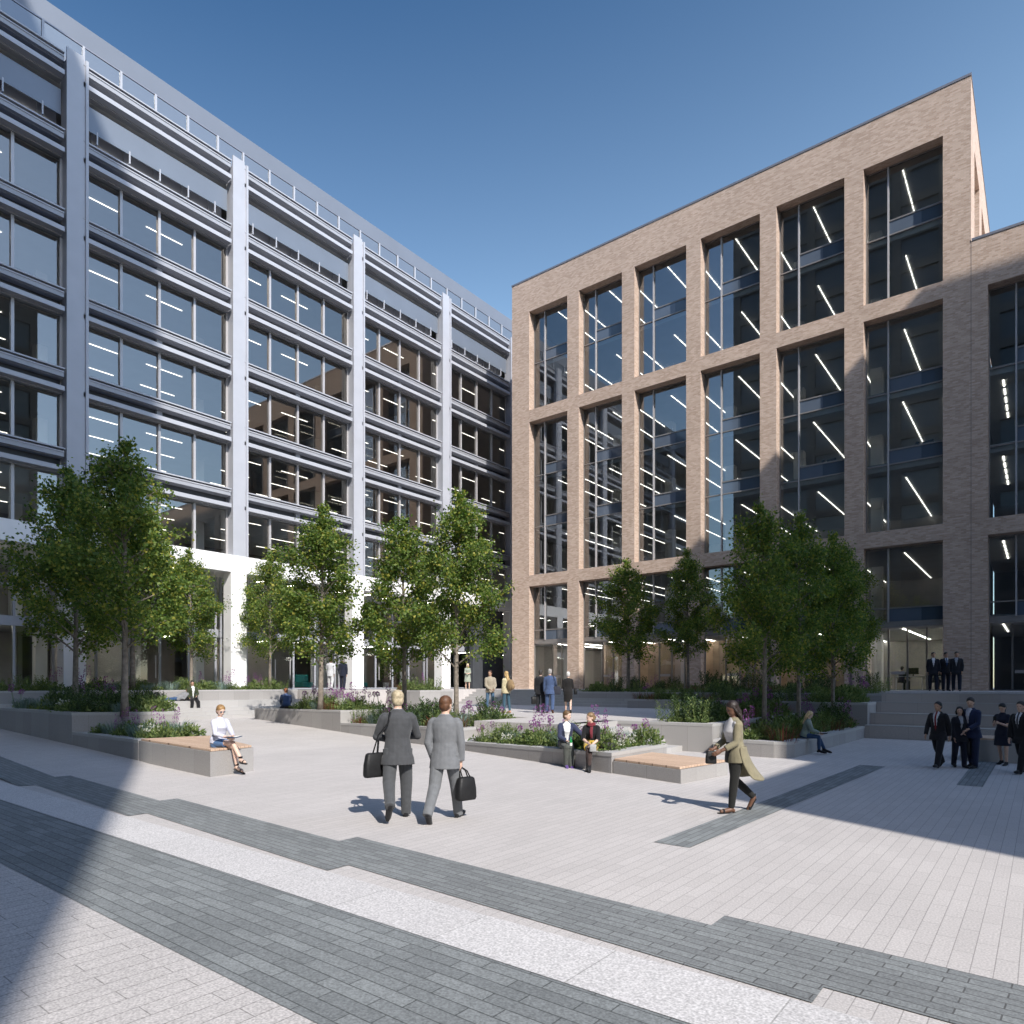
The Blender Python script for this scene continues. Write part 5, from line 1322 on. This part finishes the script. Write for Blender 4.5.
h = wpt(w11, (f11.wri[0] + f11.wri[1]) / 2 + (f11.hd[0] + f11.hd[1]) * .05)
t = thing('mobile_phone', 'mobile phone in the hands of the woman in the navy dress', 'phone', h, w11.rotation_euler.z)
mb = MB(); mb.box(-.036, .036, -.005, .005, -.02, .13); mb.build('case', MAT['black'], t, inv=False, bevel=.004); mb = MB(); mb.box(-.032, .032, -.0065, -.0051, -.012, .122); mb.build('screen', MAT['spandrel_lt'], t, inv=False)
# ------------------------------------------------------------------ seen through the glass
def desk(x, y, z, label, rz=0.0):
    t = thing('desk', label, 'desk', (x, y, z), rz)
    m_ = MB(); m_.box(-.75, .75, -.38, .38, .71, .745); m_.build('desk_top', MAT['desk'], t, inv=False)
    for sx in (-1, 1):
        m_ = MB(); x1 = sx * .70
        for y1 in (-.34, .34): m_.box(x1 - .025, x1 + .025, y1 - .025, y1 + .025, 0, .709)
        m_.box(x1 - .025, x1 + .025, -.314, .314, .66, .708); m_.build('leg', MAT['desk'], t, inv=False)
    m_ = MB(); m_.box(-.28, .28, .10, .13, .84, 1.2); m_.box(-.03, .03, .10, .13, .747, .838); m_.build('monitor', MAT['black'], t, inv=False)
    return t
fW = Fig(1.74, legs=((84, 6, 86), (86, 4, 84)), arms=((30, 8, 82, 10), (30, 8, 78, 8)), lean=6, head=(6, 10), pelz=.50)
wk, _ = person('office worker in dark clothes at a desk behind the top window of the rightmost column', (-5.2, GY + 1.6, FLOORS[5]), (.9, .4), fW, TAN, ('short', BLKHAIR), ('jumper', (.05, .05, .06)), ('trousers', (.03, .03, .035)), ('shoe', BLACK), .02)
SEATS = [(-5.2, 3, 'in the upper storey, middle row, rightmost brick bay', (.02, .02, .025)), (-5.3, 2, 'in the lowest storey, middle row, rightmost brick bay', None),
         (-10.0, 2, 'low in the middle row, second brick bay from right', None), (-23.0, 3, 'in the middle row, second brick bay from left', None), (-27.3, 2, 'low in the middle row, leftmost brick bay', None)]
for k, (x, fl, where, c) in enumerate(SEATS): dup(wk, (x, GY + 1.6, FLOORS[fl]), wk.rotation_euler.z, label='office worker seated at a desk ' + where)
for x, fl, where in [(-5.2, 5, 'behind the top window of the rightmost column')] + [(s[0], s[1], s[2]) for s in SEATS]:
    desk(x + .75 * RIGHT.x - .1, GY + 1.35, FLOORS[fl], 'pale desk with a black monitor ' + where, -.35)
for k, (x, y) in enumerate(((-6.2, 43.0), (-4.7, 44.2))):
    dup(wk, (x, y, 1.77), wk.rotation_euler.z, label=('office worker seated at a ground floor desk beside the brick pillar, nearer the glass', 'office worker seated at a ground floor desk beside the brick pillar, further inside')[k])
    desk(x + .55, y - .2, 1.77, ('pale ground floor desk with a monitor beside the pillar, nearer the glass', 'pale ground floor desk with a monitor beside the pillar, further inside')[k], -.35)
def armchair(x, y, z, rz, label):
    t = thing('armchair', label, 'armchair', (x, y, z), rz)
    m_ = MB(); m_.box(-.55, .55, -.4, .4, .12, .45); m_.build('seat', MAT['teal'], t, inv=False, bevel=.05)
    m_ = MB(); m_.box(-.55, .55, .28, .45, .452, .95); m_.build('backrest', MAT['teal'], t, inv=False, bevel=.05)
    for sx in (-1, 1):
        for sy in (-.3, .3): m_ = MB(); m_.tube([(sx * .45, sy, 0), (sx * .45, sy, .12)], .025, 8); m_.build('leg', MAT['steel_dk'], t, inv=False)
armchair(-38.4, 31.2, 1.77, 1.2, 'teal armchair in the lobby to the right of the white pier')
armchair(-38.6, 26.9, 1.77, 1.7, 'teal armchair in the lobby to the left of the white pier')
t = thing('potted_plant', 'leafy green plant in a white pot inside the glass lobby', 'plant', (-38.0, 33.4, 1.77))
m_ = MB(); m_.tube([(0, 0, 0), (0, 0, .45)], [.18, .24], 16); m_.build('pot', MAT['white_stone'], t, inv=False)
qs = np.random.RandomState(3); o = bpy.data.objects.new('foliage', mound(qs, 260, .62, 1.3, .30, MAT['green'])); COL.objects.link(o); o.parent = t; o.location = (0, 0, .75)
